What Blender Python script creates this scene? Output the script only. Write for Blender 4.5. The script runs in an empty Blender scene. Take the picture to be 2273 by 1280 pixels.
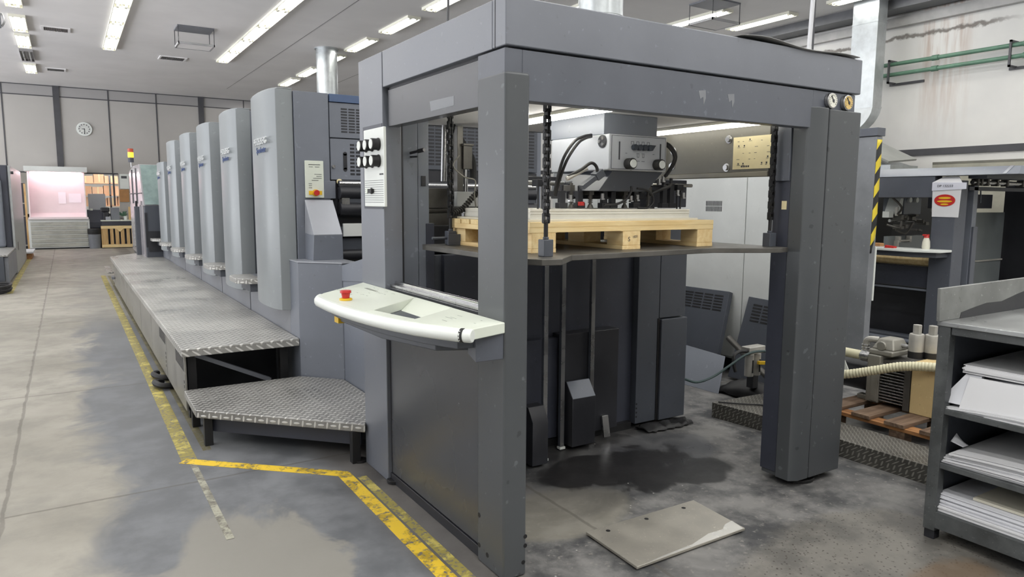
import bpy, math, random
from mathutils import Vector, Matrix
from math import pi, sin, cos, radians, sqrt

random.seed(11)
S = bpy.context.scene
COL = S.collection
LOC = {}

# ------------------------------------------------------------------ helpers
def lin(r, g, b):
    def c(v):
        v /= 255.0
        return v / 12.92 if v <= 0.04045 else ((v + 0.055) / 1.055) ** 2.4
    return (c(r), c(g), c(b))


def rootloc(o):
    while o.parent is not None:
        o = o.parent
    return LOC.get(o.name, Vector((0, 0, 0)))


def tag(o, label=None, cat=None, group=None, kind=None):
    if label:
        o['label'] = label
    if cat:
        o['category'] = cat
    if group:
        o['group'] = group
    if kind:
        o['kind'] = kind
    return o


def thing(name, label, cat, loc=(0, 0, 0), group=None):
    o = bpy.data.objects.new(name, None)
    o.empty_display_size = 0.1
    COL.objects.link(o)
    o.location = loc
    LOC[o.name] = Vector(loc)
    return tag(o, label, cat, group)


def copy_tree(o, parent=None):
    c = o.copy()
    COL.objects.link(c)
    if parent is not None:
        c.parent = parent
    for ch in list(o.children):
        copy_tree(ch, c)
    return c


def place(o, loc, label=None, group=None):
    o.location = loc
    LOC[o.name] = Vector(loc)
    if label:
        o['label'] = label
    if group:
        o['group'] = group
    return o


def frame(o, x, y, z=None):
    """matrix with origin o and the given axes"""
    x = Vector(x).normalized()
    y = Vector(y)
    y = (y - x * y.dot(x)).normalized()
    zz = x.cross(y)
    m = Matrix(((x.x, y.x, zz.x, o[0]), (x.y, y.y, zz.y, o[1]), (x.z, y.z, zz.z, o[2]), (0, 0, 0, 1)))
    return m


def spline(pts, n=6):
    P = [Vector(p) for p in pts]
    if len(P) < 3:
        return P
    out = []
    for i in range(len(P) - 1):
        p0 = P[max(i - 1, 0)]; p1 = P[i]; p2 = P[i + 1]; p3 = P[min(i + 2, len(P) - 1)]
        for k in range(n):
            t = k / n
            out.append(0.5 * ((2 * p1) + (p2 - p0) * t + (2 * p0 - 5 * p1 + 4 * p2 - p3) * t * t + (3 * p1 - p0 - 3 * p2 + p3) * t ** 3))
    out.append(P[-1])
    return out


class MB:
    def __init__(s):
        s.v = []; s.f = []; s.M = None

    def add(s, vs, fs):
        n = len(s.v)
        for p in vs:
            p = Vector(p)
            if s.M is not None:
                p = s.M @ p
            s.v.append(p)
        for f in fs:
            s.f.append([i + n for i in f])
        return s

    def box(s, x0, x1, y0, y1, z0, z1):
        v = [(x0, y0, z0), (x1, y0, z0), (x1, y1, z0), (x0, y1, z0), (x0, y0, z1), (x1, y0, z1), (x1, y1, z1), (x0, y1, z1)]
        return s.add(v, [(0, 3, 2, 1), (4, 5, 6, 7), (0, 1, 5, 4), (1, 2, 6, 5), (2, 3, 7, 6), (3, 0, 4, 7)])

    def hexa(s, v):
        return s.add(v, [(0, 3, 2, 1), (4, 5, 6, 7), (0, 1, 5, 4), (1, 2, 6, 5), (2, 3, 7, 6), (3, 0, 4, 7)])

    def prism(s, poly, z0, z1):
        a = sum(poly[i][0] * poly[(i + 1) % len(poly)][1] - poly[(i + 1) % len(poly)][0] * poly[i][1] for i in range(len(poly)))
        if a < 0:
            poly = poly[::-1]
        n = len(poly)
        v = [(p[0], p[1], z0) for p in poly] + [(p[0], p[1], z1) for p in poly]
        f = [tuple(range(n))[::-1], tuple(range(n, 2 * n))] + [(i, (i + 1) % n, n + (i + 1) % n, n + i) for i in range(n)]
        return s.add(v, f)

    def prism_x(s, poly, x0, x1):
        m = s.M
        s.M = (m if m is not None else Matrix()) @ Matrix(((0, 0, 1, 0), (1, 0, 0, 0), (0, 1, 0, 0), (0, 0, 0, 1)))
        s.prism(poly, x0, x1)
        s.M = m
        return s

    def prism_y(s, poly, y0, y1):
        m = s.M
        s.M = (m if m is not None else Matrix()) @ Matrix(((1, 0, 0, 0), (0, 0, -1, 0), (0, 1, 0, 0), (0, 0, 0, 1)))
        s.prism(poly, -y1, -y0)
        s.M = m
        return s

    def cyl(s, p0, p1, r, n=16, r2=None):
        p0 = Vector(p0); p1 = Vector(p1)
        r2 = r if r2 is None else r2
        d = (p1 - p0).normalized()
        a = d.orthogonal().normalized(); b = d.cross(a)
        v = []
        for p, q in ((p0, r), (p1, r2)):
            for i in range(n):
                t = 2 * pi * i / n
                v.append(p + a * (q * cos(t)) + b * (q * sin(t)))
        f = [tuple(range(n))[::-1], tuple(range(n, 2 * n))] + [(i, (i + 1) % n, n + (i + 1) % n, n + i) for i in range(n)]
        return s.add(v, f)

    def tube(s, pts, r, n=8, sm=6, rad=None):
        P = spline(pts, sm) if sm else [Vector(p) for p in pts]
        d0 = (P[1] - P[0]).normalized()
        a = d0.orthogonal().normalized()
        v = []; f = []
        for i, p in enumerate(P):
            d = (P[min(i + 1, len(P) - 1)] - P[max(i - 1, 0)]).normalized()
            a = (a - d * a.dot(d)).normalized()
            b = d.cross(a)
            rr = rad(i) if rad else r
            for k in range(n):
                t = 2 * pi * k / n
                v.append(p + a * (rr * cos(t)) + b * (rr * sin(t)))
        for i in range(len(P) - 1):
            for k in range(n):
                f.append((i * n + k, i * n + (k + 1) % n, (i + 1) * n + (k + 1) % n, (i + 1) * n + k))
        f.append(tuple(range(n))[::-1])
        f.append(tuple(range((len(P) - 1) * n, len(P) * n)))
        return s.add(v, f)

    def lathe(s, prof, c=(0, 0, 0), n=24):
        v = []; f = []
        for r, z in prof:
            for k in range(n):
                t = 2 * pi * k / n
                v.append((c[0] + r * cos(t), c[1] + r * sin(t), c[2] + z))
        for i in range(len(prof) - 1):
            for k in range(n):
                f.append((i * n + k, i * n + (k + 1) % n, (i + 1) * n + (k + 1) % n, (i + 1) * n + k))
        f.append(tuple(range(n))[::-1])
        f.append(tuple(range((len(prof) - 1) * n, len(prof) * n)))
        return s.add(v, f)

    def build(s, name, m, parent=None, bevel=0.0, seg=2, ang=35):
        me = bpy.data.meshes.new(name)
        off = rootloc(parent) if parent is not None else Vector((0, 0, 0))
        me.from_pydata([tuple(p - off) for p in s.v], [], s.f)
        me.polygons.foreach_set('use_smooth', [True] * len(me.polygons))
        me.set_sharp_from_angle(angle=radians(ang))
        me.update()
        o = bpy.data.objects.new(name, me)
        COL.objects.link(o)
        me.materials.append(m)
        if parent is not None:
            o.parent = parent
        if bevel:
            b = o.modifiers.new('edge', 'BEVEL')
            b.width = bevel; b.segments = seg; b.limit_method = 'ANGLE'; b.angle_limit = radians(40)
            b.harden_normals = True
        return o


def text(s, name, size, origin, right, up, m, parent=None, extrude=0.001, shear=0.0, align='CENTER', width=None):
    cu = bpy.data.curves.new(name, 'FONT')
    cu.body = s; cu.size = size; cu.extrude = extrude; cu.shear = shear
    cu.align_x = align; cu.align_y = 'CENTER'
    tmp = bpy.data.objects.new(name, cu)
    COL.objects.link(tmp)
    dg = bpy.context.evaluated_depsgraph_get()
    me = bpy.data.meshes.new_from_object(tmp.evaluated_get(dg))
    bpy.data.objects.remove(tmp)
    sx = 1.0
    if width:
        xs = [v.co.x for v in me.vertices]
        sx = width / (max(xs) - min(xs))
    M = frame(origin, right, up)
    off = rootloc(parent) if parent is not None else Vector((0, 0, 0))
    for v in me.vertices:
        v.co = M @ Vector((v.co.x * sx, v.co.y, v.co.z)) - off
    me.materials.clear(); me.materials.append(m)
    o = bpy.data.objects.new(name, me)
    COL.objects.link(o)
    if parent is not None:
        o.parent = parent
    return o


# ------------------------------------------------------------------ materials
class NT:
    def __init__(s, name):
        s.m = bpy.data.materials.new(name)
        s.m.use_nodes = True
        s.t = s.m.node_tree
        s.b = s.t.nodes['Principled BSDF']
        s.co = None

    def n(s, typ, **k):
        nd = s.t.nodes.new(typ)
        for a, v in k.items():
            setattr(nd, a, v)
        return nd

    def l(s, a, b):
        s.t.links.new(a, b)

    def coord(s):
        if s.co is None:
            s.co = s.n('ShaderNodeTexCoord').outputs['Object']
        return s.co

    def noise(s, scale, detail=3, rough=0.55, vec=None, dist=0.0):
        nd = s.n('ShaderNodeTexNoise')
        nd.inputs['Scale'].default_value = scale
        nd.inputs['Detail'].default_value = detail
        nd.inputs['Roughness'].default_value = rough
        nd.inputs['Distortion'].default_value = dist
        s.l(vec if vec is not None else s.coord(), nd.inputs['Vector'])
        return nd.outputs['Fac']

    def math(s, op, a, b=None, c=None, clamp=False):
        nd = s.n('ShaderNodeMath', operation=op)
        nd.use_clamp = clamp
        for i, v in enumerate((a, b, c)):
            if v is None:
                continue
            if isinstance(v, (int, float)):
                nd.inputs[i].default_value = v
            else:
                s.l(v, nd.inputs[i])
        return nd.outputs[0]

    def ramp(s, fac, lo, hi, a=0.0, b=1.0):
        nd = s.n('ShaderNodeMapRange')
        nd.interpolation_type = 'SMOOTHSTEP'
        s.l(fac, nd.inputs['Value'])
        nd.inputs['From Min'].default_value = lo
        nd.inputs['From Max'].default_value = hi
        nd.inputs['To Min'].default_value = a
        nd.inputs['To Max'].default_value = b
        return nd.outputs['Result']

    def mix(s, fac, a, b):
        nd = s.n('ShaderNodeMix', data_type='RGBA')
        if isinstance(fac, (int, float)):
            nd.inputs[0].default_value = fac
        else:
            s.l(fac, nd.inputs[0])
        for i, v in ((6, a), (7, b)):
            if isinstance(v, tuple):
                nd.inputs[i].default_value = (v[0], v[1], v[2], 1)
            else:
                s.l(v, nd.inputs[i])
        return nd.outputs[2]

    def xyz(s):
        nd = s.n('ShaderNodeSeparateXYZ')
        s.l(s.coord(), nd.inputs[0])
        return nd.outputs

    def bump(s, h, strength=0.3, dist=0.005):
        nd = s.n('ShaderNodeBump')
        nd.inputs['Strength'].default_value = strength
        nd.inputs['Distance'].default_value = dist
        s.l(h, nd.inputs['Height'])
        s.l(nd.outputs['Normal'], s.b.inputs['Normal'])

    def base(s, c):
        if isinstance(c, tuple):
            s.b.inputs['Base Color'].default_value = (c[0], c[1], c[2], 1)
        else:
            s.l(c, s.b.inputs['Base Color'])

    def set(s, rough=None, metal=None, spec=None):
        for k, v in (('Roughness', rough), ('Metallic', metal), ('Specular IOR Level', spec)):
            if v is None:
                continue
            if isinstance(v, (int, float)):
                s.b.inputs[k].default_value = v
            else:
                s.l(v, s.b.inputs[k])


def mul(c, k):
    return tuple(min(1.0, x * k) for x in c)


def pm(name, rgb, rough=0.5, metal=0.0, var=0.12, scale=3.0, speck=0.0, bumpy=0.0, spec=0.5, lin_rgb=None, rv=0.06):
    t = NT(name)
    c = lin_rgb or lin(*rgb)
    f = t.noise(scale, 4, 0.6)
    col = t.mix(t.ramp(f, 0.3, 0.7), mul(c, 1 - var), mul(c, 1 + var))
    if speck:
        f2 = t.noise(scale * 16, 2, 0.5)
        col = t.mix(t.math('MULTIPLY', t.ramp(f2, 0.68, 0.74), speck), col, mul(c, 2.2))
        f3 = t.noise(scale * 11 + 3, 2, 0.5)
        col = t.mix(t.math('MULTIPLY', t.ramp(f3, 0.69, 0.75), speck), col, mul(c, 0.35))
    t.base(col)
    t.set(t.ramp(f, 0.25, 0.75, max(0.02, rough - rv), min(1, rough + rv)), metal, spec)
    if bumpy:
        t.bump(t.noise(scale * 30, 2), bumpy, 0.002)
    return t.m


def emit(name, rgb, strength):
    t = NT(name)
    t.base(rgb)
    t.b.inputs['Emission Color'].default_value = (rgb[0], rgb[1], rgb[2], 1)
    t.b.inputs['Emission Strength'].default_value = strength
    return t.m


def tread_mat(name, rgb, rgb2, s=0.045, metal=0.75, rough=0.42):
    t = NT(name)
    x, y, z = t.xyz()
    # the sides of the plate carry the same pattern: use x+y against z there
    k = 0.7071 / s
    a0 = t.math('ADD', t.math('MULTIPLY', x, 1.0), t.math('MULTIPLY', z, 0.6))
    b0 = t.math('ADD', t.math('MULTIPLY', y, 1.0), t.math('MULTIPLY', z, 0.8))
    u = t.math('MULTIPLY', t.math('ADD', a0, b0), k)
    v = t.math('MULTIPLY', t.math('SUBTRACT', a0, b0), k)
    fu = t.math('SUBTRACT', t.math('FRACT', u), 0.5)
    fv = t.math('SUBTRACT', t.math('FRACT', v), 0.5)
    par = t.math('MODULO', t.math('ADD', t.math('FLOOR', u), t.math('ADD', t.math('FLOOR', v), 1000.0)), 2.0)
    def ell(p, q):
        return t.math('ADD', t.math('POWER', t.math('ABSOLUTE', t.math('DIVIDE', p, 0.56)), 2.0),
                      t.math('POWER', t.math('ABSOLUTE', t.math('DIVIDE', q, 0.17)), 2.0))
    d = t.math('ADD', t.math('MULTIPLY', ell(fu, fv), t.math('SUBTRACT', 1.0, par)), t.math('MULTIPLY', ell(fv, fu), par))
    h = t.ramp(d, 0.35, 1.25, 1.0, 0.0)
    n1 = t.noise(1.6, 4, 0.6)
    n2 = t.noise(14, 3, 0.6)
    base = t.mix(t.ramp(n1, 0.3, 0.7), mul(lin(*rgb), 0.8), mul(lin(*rgb), 1.15))
    base = t.mix(t.math('MULTIPLY', t.ramp(n2, 0.45, 0.7), 0.4), base, mul(lin(*rgb), 0.55))
    col = t.mix(t.math('MULTIPLY', h, 0.8), base, lin(*rgb2))
    t.base(col)
    t.set(t.ramp(n1, 0.3, 0.7, rough - 0.08, rough + 0.1), metal)
    t.bump(h, 0.6, 0.003)
    return t.m


def wood_mat(name, rgb, rgb2, axis='x', dirty=0.0):
    t = NT(name)
    mp = t.n('ShaderNodeMapping')
    sc = {'x': (1.2, 14, 14), 'y': (14, 1.2, 14), 'z': (14, 14, 1.2)}[axis]
    mp.inputs['Scale'].default_value = sc
    t.l(t.coord(), mp.inputs['Vector'])
    f = t.noise(2.2, 5, 0.62, mp.outputs['Vector'], 0.6)
    col = t.mix(t.ramp(f, 0.3, 0.72), lin(*rgb), lin(*rgb2))
    g = t.noise(2.5, 3)
    col = t.mix(t.math('MULTIPLY', t.ramp(g, 0.5, 0.7), 0.25 + dirty), col, mul(lin(*rgb2), 0.6))
    t.base(col)
    t.set(0.7)
    t.bump(f, 0.25, 0.002)
    return t.m


def floor_mat():
    t = NT('floor_concrete')
    x, y, z = t.xyz()
    n1 = t.noise(0.55, 5, 0.6)
    n2 = t.noise(3.2, 6, 0.65)
    n3 = t.noise(28, 4, 0.6)
    n4 = t.noise(1.3, 5, 0.62, None, 0.8)
    aisle = t.mix(t.ramp(n1, 0.35, 0.65), lin(142, 138, 128), lin(164, 160, 150))
    aisle = t.mix(t.math('MULTIPLY', t.ramp(n2, 0.42, 0.7), 0.5), aisle, lin(132, 130, 124))
    blue = t.mix(t.ramp(n2, 0.35, 0.65), lin(90, 94, 100), lin(118, 121, 126))
    # worn edge between the bare aisle and the painted grey-blue strip
    wob = t.math('MULTIPLY', t.math('SUBTRACT', n4, 0.5), 1.1)
    e1 = t.ramp(t.math('ADD', x, wob), -0.05, 0.22)
    e2 = t.ramp(t.math('ADD', y, t.math('MULTIPLY', wob, 1.6)), 9.0, 11.5, 1.0, 0.25)
    col = t.mix(t.math('MULTIPLY', t.math('MULTIPLY', e1, e2), 0.9), aisle, blue)
    # bare patch in the strip near the camera
    def blob(cx, cy, rx, ry, amp=0.8, lo=0.7, hi=1.1, nz=None):
        dx = t.math('DIVIDE', t.math('SUBTRACT', x, cx), rx)
        dy = t.math('DIVIDE', t.math('SUBTRACT', y, cy), ry)
        d = t.math('SQRT', t.math('ADD', t.math('MULTIPLY', dx, dx), t.math('MULTIPLY', dy, dy)))
        d = t.math('ADD', d, t.math('MULTIPLY', t.math('SUBTRACT', nz if nz is not None else n4, 0.5), amp))
        return t.ramp(d, lo, hi, 1.0, 0.0)
    bare = blob(0.62, 2.75, 0.42, 0.95, 1.5, 0.75, 0.95)
    col = t.mix(t.math('MULTIPLY', bare, 0.85), col, lin(142, 139, 131))
    # trodden dark floor round and inside the feeder
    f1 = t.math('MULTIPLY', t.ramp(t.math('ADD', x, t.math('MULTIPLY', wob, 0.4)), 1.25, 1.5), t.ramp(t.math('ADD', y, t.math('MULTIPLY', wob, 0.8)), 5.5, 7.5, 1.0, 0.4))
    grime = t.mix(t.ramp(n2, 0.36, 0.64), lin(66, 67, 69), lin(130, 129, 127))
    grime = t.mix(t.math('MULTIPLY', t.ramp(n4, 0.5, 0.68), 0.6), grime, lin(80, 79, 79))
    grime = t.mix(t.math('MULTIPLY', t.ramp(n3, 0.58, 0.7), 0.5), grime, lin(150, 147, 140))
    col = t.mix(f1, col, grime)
    # kick zone along the panel
    kick = t.math('MULTIPLY', t.ramp(x, 1.12, 1.3), t.ramp(x, 1.5, 1.55, 1.0, 0.0))
    col = t.mix(t.math('MULTIPLY', kick, 0.7), col, lin(96, 92, 88))
    # rough aggregate patch in front of the feeder
    ag = blob(2.75, 1.55, 1.0, 0.5, 1.2, 0.8, 1.0)
    vor = t.n('ShaderNodeTexVoronoi'); vor.inputs['Scale'].default_value = 48
    t.l(t.coord(), vor.inputs['Vector'])
    pits = t.ramp(vor.outputs['Distance'], 0.16, 0.26, 1.0, 0.0)
    agc = t.mix(pits, t.mix(t.ramp(n2, .4, .6), lin(100, 98, 93), lin(122, 119, 112)), lin(66, 60, 54))
    col = t.mix(t.math('MULTIPLY', ag, 0.8), col, agc)
    # pale worn patch left of the steel plate
    pale = blob(2.05, 2.75, 0.42, 0.28, 1.3, 0.7, 1.0)
    col = t.mix(t.math('MULTIPLY', pale, 0.65), col, lin(142, 138, 126))
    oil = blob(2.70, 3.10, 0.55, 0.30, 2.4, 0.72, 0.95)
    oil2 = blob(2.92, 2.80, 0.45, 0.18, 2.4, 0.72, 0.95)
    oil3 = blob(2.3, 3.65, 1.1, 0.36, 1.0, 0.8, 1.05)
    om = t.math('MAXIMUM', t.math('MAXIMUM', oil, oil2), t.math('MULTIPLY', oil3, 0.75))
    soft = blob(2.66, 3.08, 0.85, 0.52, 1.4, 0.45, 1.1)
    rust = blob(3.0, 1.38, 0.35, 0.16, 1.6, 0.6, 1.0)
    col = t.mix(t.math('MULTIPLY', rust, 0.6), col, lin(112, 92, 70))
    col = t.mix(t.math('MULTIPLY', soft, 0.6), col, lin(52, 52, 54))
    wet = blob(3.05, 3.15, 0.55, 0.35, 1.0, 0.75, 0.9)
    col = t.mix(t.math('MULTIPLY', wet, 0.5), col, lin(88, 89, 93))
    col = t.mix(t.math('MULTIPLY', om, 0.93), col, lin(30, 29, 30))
    # slab joints
    def joint(v, pos, w=0.006):
        return t.ramp(t.math('ABSOLUTE', t.math('SUBTRACT', t.math('ADD', v, t.math('MULTIPLY', t.math('SUBTRACT', n2, 0.5), 0.04)), pos)), w, w * 2.2, 1.0, 0.0)
    j = None
    for v, p in ((y, 4.1), (y, 6.6), (y, 10.42), (y, 13.6), (y, 17.4), (x, -0.35), (x, 2.05), (y, 1.0)):
        q = joint(v, p)
        j = q if j is None else t.math('MAXIMUM', j, q)
    col = t.mix(t.math('MULTIPLY', j, 0.5), col, lin(84, 80, 74))
    # small white paper flecks trodden into the floor
    fl = t.n('ShaderNodeTexVoronoi'); fl.inputs['Scale'].default_value = 7
    t.l(t.coord(), fl.inputs['Vector'])
    fk = t.math('MULTIPLY', t.ramp(fl.outputs['Distance'], 0.022, 0.04, 1.0, 0.0), t.ramp(x, 1.3, 1.6))
    col = t.mix(t.math('MULTIPLY', fk, 0.8), col, lin(190, 190, 186))
    t.base(col)
    r = t.ramp(n2, 0.3, 0.7, 0.48, 0.72)
    r = t.math('SUBTRACT', r, t.math('MULTIPLY', t.math('MAXIMUM', om, wet), 0.22))
    t.set(r, 0.0, 0.4)
    t.bump(t.math('ADD', n2, t.math('MULTIPLY', n3, 0.5)), 0.25, 0.004)
    return t.m


def wall_stain_mat():
    t = NT('wall_plaster')
    x, y, z = t.xyz()
    n1 = t.noise(0.7, 4)
    n2 = t.noise(4, 5, 0.6)
    col = t.mix(t.ramp(n1, 0.3, 0.7), lin(216, 215, 212), lin(230, 229, 225))
    mp = t.n('ShaderNodeMapping'); mp.inputs['Scale'].default_value = (1, 6, 0.5)
    t.l(t.coord(), mp.inputs['Vector'])
    st = t.noise(1.6, 4, 0.6, mp.outputs['Vector'])
    band = t.math('MULTIPLY', t.ramp(y, 6.0, 6.4), t.ramp(y, 6.75, 7.1, 1.0, 0.0))
    band = t.math('MULTIPLY', band, t.ramp(z, 2.3, 4.4))
    col = t.mix(t.math('MULTIPLY', t.math('MULTIPLY', band, t.ramp(st, 0.35, 0.7)), 0.75), col, lin(176, 148, 130))
    # peeling band under the ceiling
    pe = t.math('MULTIPLY', t.ramp(t.math('ADD', z, t.math('MULTIPLY', t.math('SUBTRACT', n2, 0.5), 0.25)), 4.36, 4.4), t.ramp(t.math('ADD', z, t.math('MULTIPLY', t.math('SUBTRACT', n2, 0.5), 0.2)), 4.42, 4.46, 1.0, 0.0))
    col = t.mix(t.math('MULTIPLY', t.math('MULTIPLY', pe, t.ramp(y, 5.3, 6.0)), 0.8), col, lin(96, 88, 82))
    t.base(col)
    t.set(0.8, 0.0, 0.3)
    return t.m


def hazard_mat():
    t = NT('hazard_tape')
    x, y, z = t.xyz()
    f = t.math('FRACT', t.math('MULTIPLY', t.math('ADD', z, t.math('MULTIPLY', x, -1.1)), 4.2))
    t.base(t.mix(t.math('GREATER_THAN', f, 0.5), lin(228, 205, 60), lin(40, 42, 44)))
    t.set(0.45)
    return t.m


def worn_line_mat(name, rgb, thr):
    t = NT(name)
    n = t.noise(7, 5, 0.68, None, 0.5)
    n2 = t.noise(40, 3, 0.6)
    c = t.mix(t.ramp(n, thr - 0.08, thr + 0.05), lin(*rgb), mul(lin(*rgb), 0.55))
    c = t.mix(t.math('MULTIPLY', t.ramp(n2, 0.5, 0.62), t.ramp(n, thr - 0.12, thr)), c, lin(110, 106, 98))
    t.base(c)
    t.set(0.6)
    return t.m


M = {}
M['floor'] = floor_mat()
M['ceil'] = pm('ceiling_board', (232, 230, 230), 0.75, var=0.04, scale=0.6)
M['wallback'] = pm('wall_panel', (176, 173, 169), 0.55, var=0.05, scale=0.5)
M['wallback2'] = pm('wall_panel_upper', (160, 158, 157), 0.55, var=0.05, scale=0.5)
M['wallside'] = wall_stain_mat()
M['walls'] = pm('plain_wall', (190, 189, 187), 0.8, var=0.04, scale=0.5)
M['mull'] = pm('dark_mullion', (72, 72, 76), 0.5)
M['paint'] = pm('machine_grey_paint', (104, 108, 117), 0.36, var=0.05, scale=2.2, speck=0.2, spec=0.75)
M['paint2'] = pm('machine_grey_paint_satin', (85, 89, 98), 0.4, var=0.08, scale=2.0, speck=0.3, spec=0.55)
M['column'] = pm('column_grey_paint', (77, 80, 83), 0.38, var=0.05, scale=1.6, speck=0.5, spec=0.42)
M['panel'] = pm('smooth_dark_panel', (68, 70, 74), 0.27, var=0.015, scale=1.1, speck=0.1, spec=0.6, rv=0.012)
M['dark'] = pm('dark_navy_paint', (58, 61, 72), 0.45, var=0.12, scale=2.0, speck=0.3)
M['darker'] = pm('oily_dark_metal', (38, 39, 44), 0.42, var=0.2, scale=4.0, speck=0.2)
M['black'] = pm('black_rubber', (24, 24, 26), 0.55, var=0.15, scale=6)
M['cover'] = pm('pale_grey_cover', (138, 143, 146), 0.34, var=0.04, scale=1.4, speck=0.12, spec=0.22)
M['unit'] = pm('unit_grey_paint', (112, 117, 127), 0.42, var=0.06, scale=1.5, speck=0.2)
M['unitdk'] = pm('unit_dark_paint', (74, 78, 86), 0.42, var=0.08, scale=1.5, speck=0.2)
M['base'] = pm('plinth_grey_paint', (120, 123, 130), 0.42, var=0.08, scale=2.0, speck=0.3)
M['blue'] = pm('blue_grey_paint', (74, 94, 128), 0.45, var=0.06)
M['slope'] = pm('brushed_pale_panel', (164, 167, 174), 0.35, metal=0.35, var=0.05, scale=3)
M['tread'] = tread_mat('tread_plate_steel', (146, 145, 142), (228, 227, 223), .04, .4, .34)
M['treadwalk'] = tread_mat('tread_plate_walkway', (164, 163, 159), (240, 239, 235), .05, .35, .34)
M['treaddk'] = tread_mat('tread_plate_dark', (98, 96, 91), (160, 158, 150), 0.026, 0.4, 0.42)
M['steel'] = pm('bare_steel', (176, 176, 176), 0.28, metal=0.9, var=0.1, scale=6)
M['plate'] = pm('scuffed_steel_plate', (172, 168, 158), 0.42, metal=0.55, var=0.1, scale=5, speck=0.3)
M['zinc'] = pm('galvanised_sheet', (188, 193, 195), 0.36, metal=0.75, var=0.1, scale=7)
M['chrome'] = pm('chrome', (215, 215, 215), 0.12, metal=1.0, var=0.03)
M['white'] = pm('white_enamel', (222, 226, 222), 0.35, var=0.03, scale=2, speck=0.06)
M['cream'] = pm('cream_plastic', (214, 220, 208), 0.4, var=0.03, scale=3, speck=0.05)
M['ivory'] = pm('ivory_label', (226, 214, 172), 0.6, var=0.05, scale=6)
M['silverpanel'] = pm('silver_white_panel', (176, 180, 186), 0.4, metal=0.1, var=0.03)
M['cabwhite'] = pm('pale_grey_cabinet', (214, 217, 215), 0.5, var=0.05, scale=2.0, speck=0.1)
M['red'] = pm('red_plastic', (190, 44, 40), 0.4, var=0.05)
M['yellow'] = pm('yellow_plastic', (228, 186, 40), 0.45, var=0.05)
M['ink'] = pm('dark_print', (58, 60, 66), 0.6, var=0.02)
M['inkblue'] = pm('blue_print', (62, 82, 128), 0.5, var=0.03)
M['silver'] = pm('silver_lettering', (222, 226, 228), 0.25, metal=0.3, var=0.02)
M['pine'] = wood_mat('pine_boards', (240, 218, 168), (224, 194, 136), 'x')
M['piney'] = wood_mat('pine_block', (238, 216, 166), (222, 190, 134), 'y')
M['pinez'] = wood_mat('pine_upright', (214, 182, 130), (188, 150, 98), 'z')
M['oldwood'] = wood_mat('old_pallet_boards', (134, 112, 92), (92, 72, 58), 'x', 0.25)
M['orangewood'] = wood_mat('stained_pallet_board', (176, 126, 78), (120, 78, 46), 'y', 0.1)
M['paper'] = pm('white_paper', (216, 217, 220), 0.75, var=0.02, scale=4)
M['paper2'] = pm('grey_white_paper', (214, 216, 222), 0.75, var=0.03, scale=4)
M['paper3'] = pm('cream_paper', (216, 212, 196), 0.75, var=0.03, scale=4)
M['pile'] = pm('paper_pile_edge', (222, 220, 210), 0.7, var=0.05, scale=9)
M['shelf'] = pm('scuffed_shelf_metal', (78, 81, 82), 0.5, metal=0.15, var=0.3, scale=7, speck=0.8)
M['shelftop'] = pm('worn_shelf_top', (150, 152, 152), 0.3, metal=0.6, var=0.15, scale=3, speck=0.4)
M['splash'] = pm('chipped_back_panel', (126, 128, 126), 0.5, metal=0.15, var=0.25, scale=3.5, speck=0.5)
M['beige'] = pm('beige_paint', (214, 190, 140), 0.5, var=0.06, scale=4, speck=0.3)
M['hose'] = pm('cream_hose', (206, 202, 172), 0.4, var=0.05, scale=5)
M['green'] = pm('green_pipe_paint', (92, 128, 108), 0.45, var=0.12, scale=5, speck=0.2)
M['teal'] = pm('teal_hose', (40, 62, 62), 0.4, var=0.05)
M['pinkpanel'] = pm('viewing_board_white', (236, 224, 226), 0.7, var=0.02)
M['drawer'] = pm('worn_pale_drawers', (178, 178, 170), 0.4, metal=0.2, var=0.14, scale=3, speck=0.3)
M['carton'] = pm('cardboard', (196, 152, 122), 0.8, var=0.08, scale=3)
M['carton2'] = pm('cardboard_pale', (212, 172, 142), 0.8, var=0.08, scale=3)
M['cork'] = pm('cork_board', (172, 128, 84), 0.85, var=0.08, scale=12)
M['hazard'] = hazard_mat()
M['line'] = worn_line_mat('yellow_floor_paint', (232, 196, 52), 0.56)
M['lineold'] = worn_line_mat('faded_yellow_floor_paint', (196, 182, 96), 0.46)
M['linefaint'] = worn_line_mat('trodden_yellow_paint', (132, 126, 92), 0.46)
M['linepale'] = worn_line_mat('pale_floor_paint', (168, 166, 150), 0.5)
M['tube'] = emit('fluorescent_tube', (1.0, 0.985, 0.95), 30.0)
M['tubefeed'] = emit('feeder_lamp_tube', (1.0, 0.97, 0.9), 34.0)
M['tubepink'] = emit('viewing_lamp', (1.0, 0.70, 0.75), 17.0)
M['tubeoff'] = pm('unlit_tube', (170, 170, 168), 0.3)
M['reflector'] = pm('lamp_reflector', (240, 238, 222), 0.5, var=0.01)
M['glassgreen'] = pm('dusty_green_glass', (132, 150, 148), 0.12, var=0.2, scale=4)
M['glossgrey'] = pm('glossy_grey_panel', (176, 172, 176), 0.12, var=0.03, spec=0.8)
M['bottle'] = pm('milky_bottle', (222, 220, 204), 0.4, var=0.02)
M['can'] = pm('galvanised_filter', (176, 174, 168), 0.45, metal=0.4, var=0.12, scale=8)
M['cast'] = pm('cast_aluminium', (142, 140, 132), 0.5, metal=0.4, var=0.12, scale=8)
M['castdk'] = pm('greasy_cast_iron', (92, 90, 86), 0.45, metal=0.4, var=0.2, scale=7)
M['screen'] = pm('dark_foil_screen', (96, 104, 106), 0.15, var=0.25, scale=14)
M['stacky'] = emit('amber_lamp', (1.0, 0.75, 0.05), 1.2)
M['stackr'] = pm('red_lamp_off', (170, 70, 50), 0.3)
M['glass'] = None
t = NT('window_glass')
t.base((0.95, 0.97, 0.97)); t.set(0.03)
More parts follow.
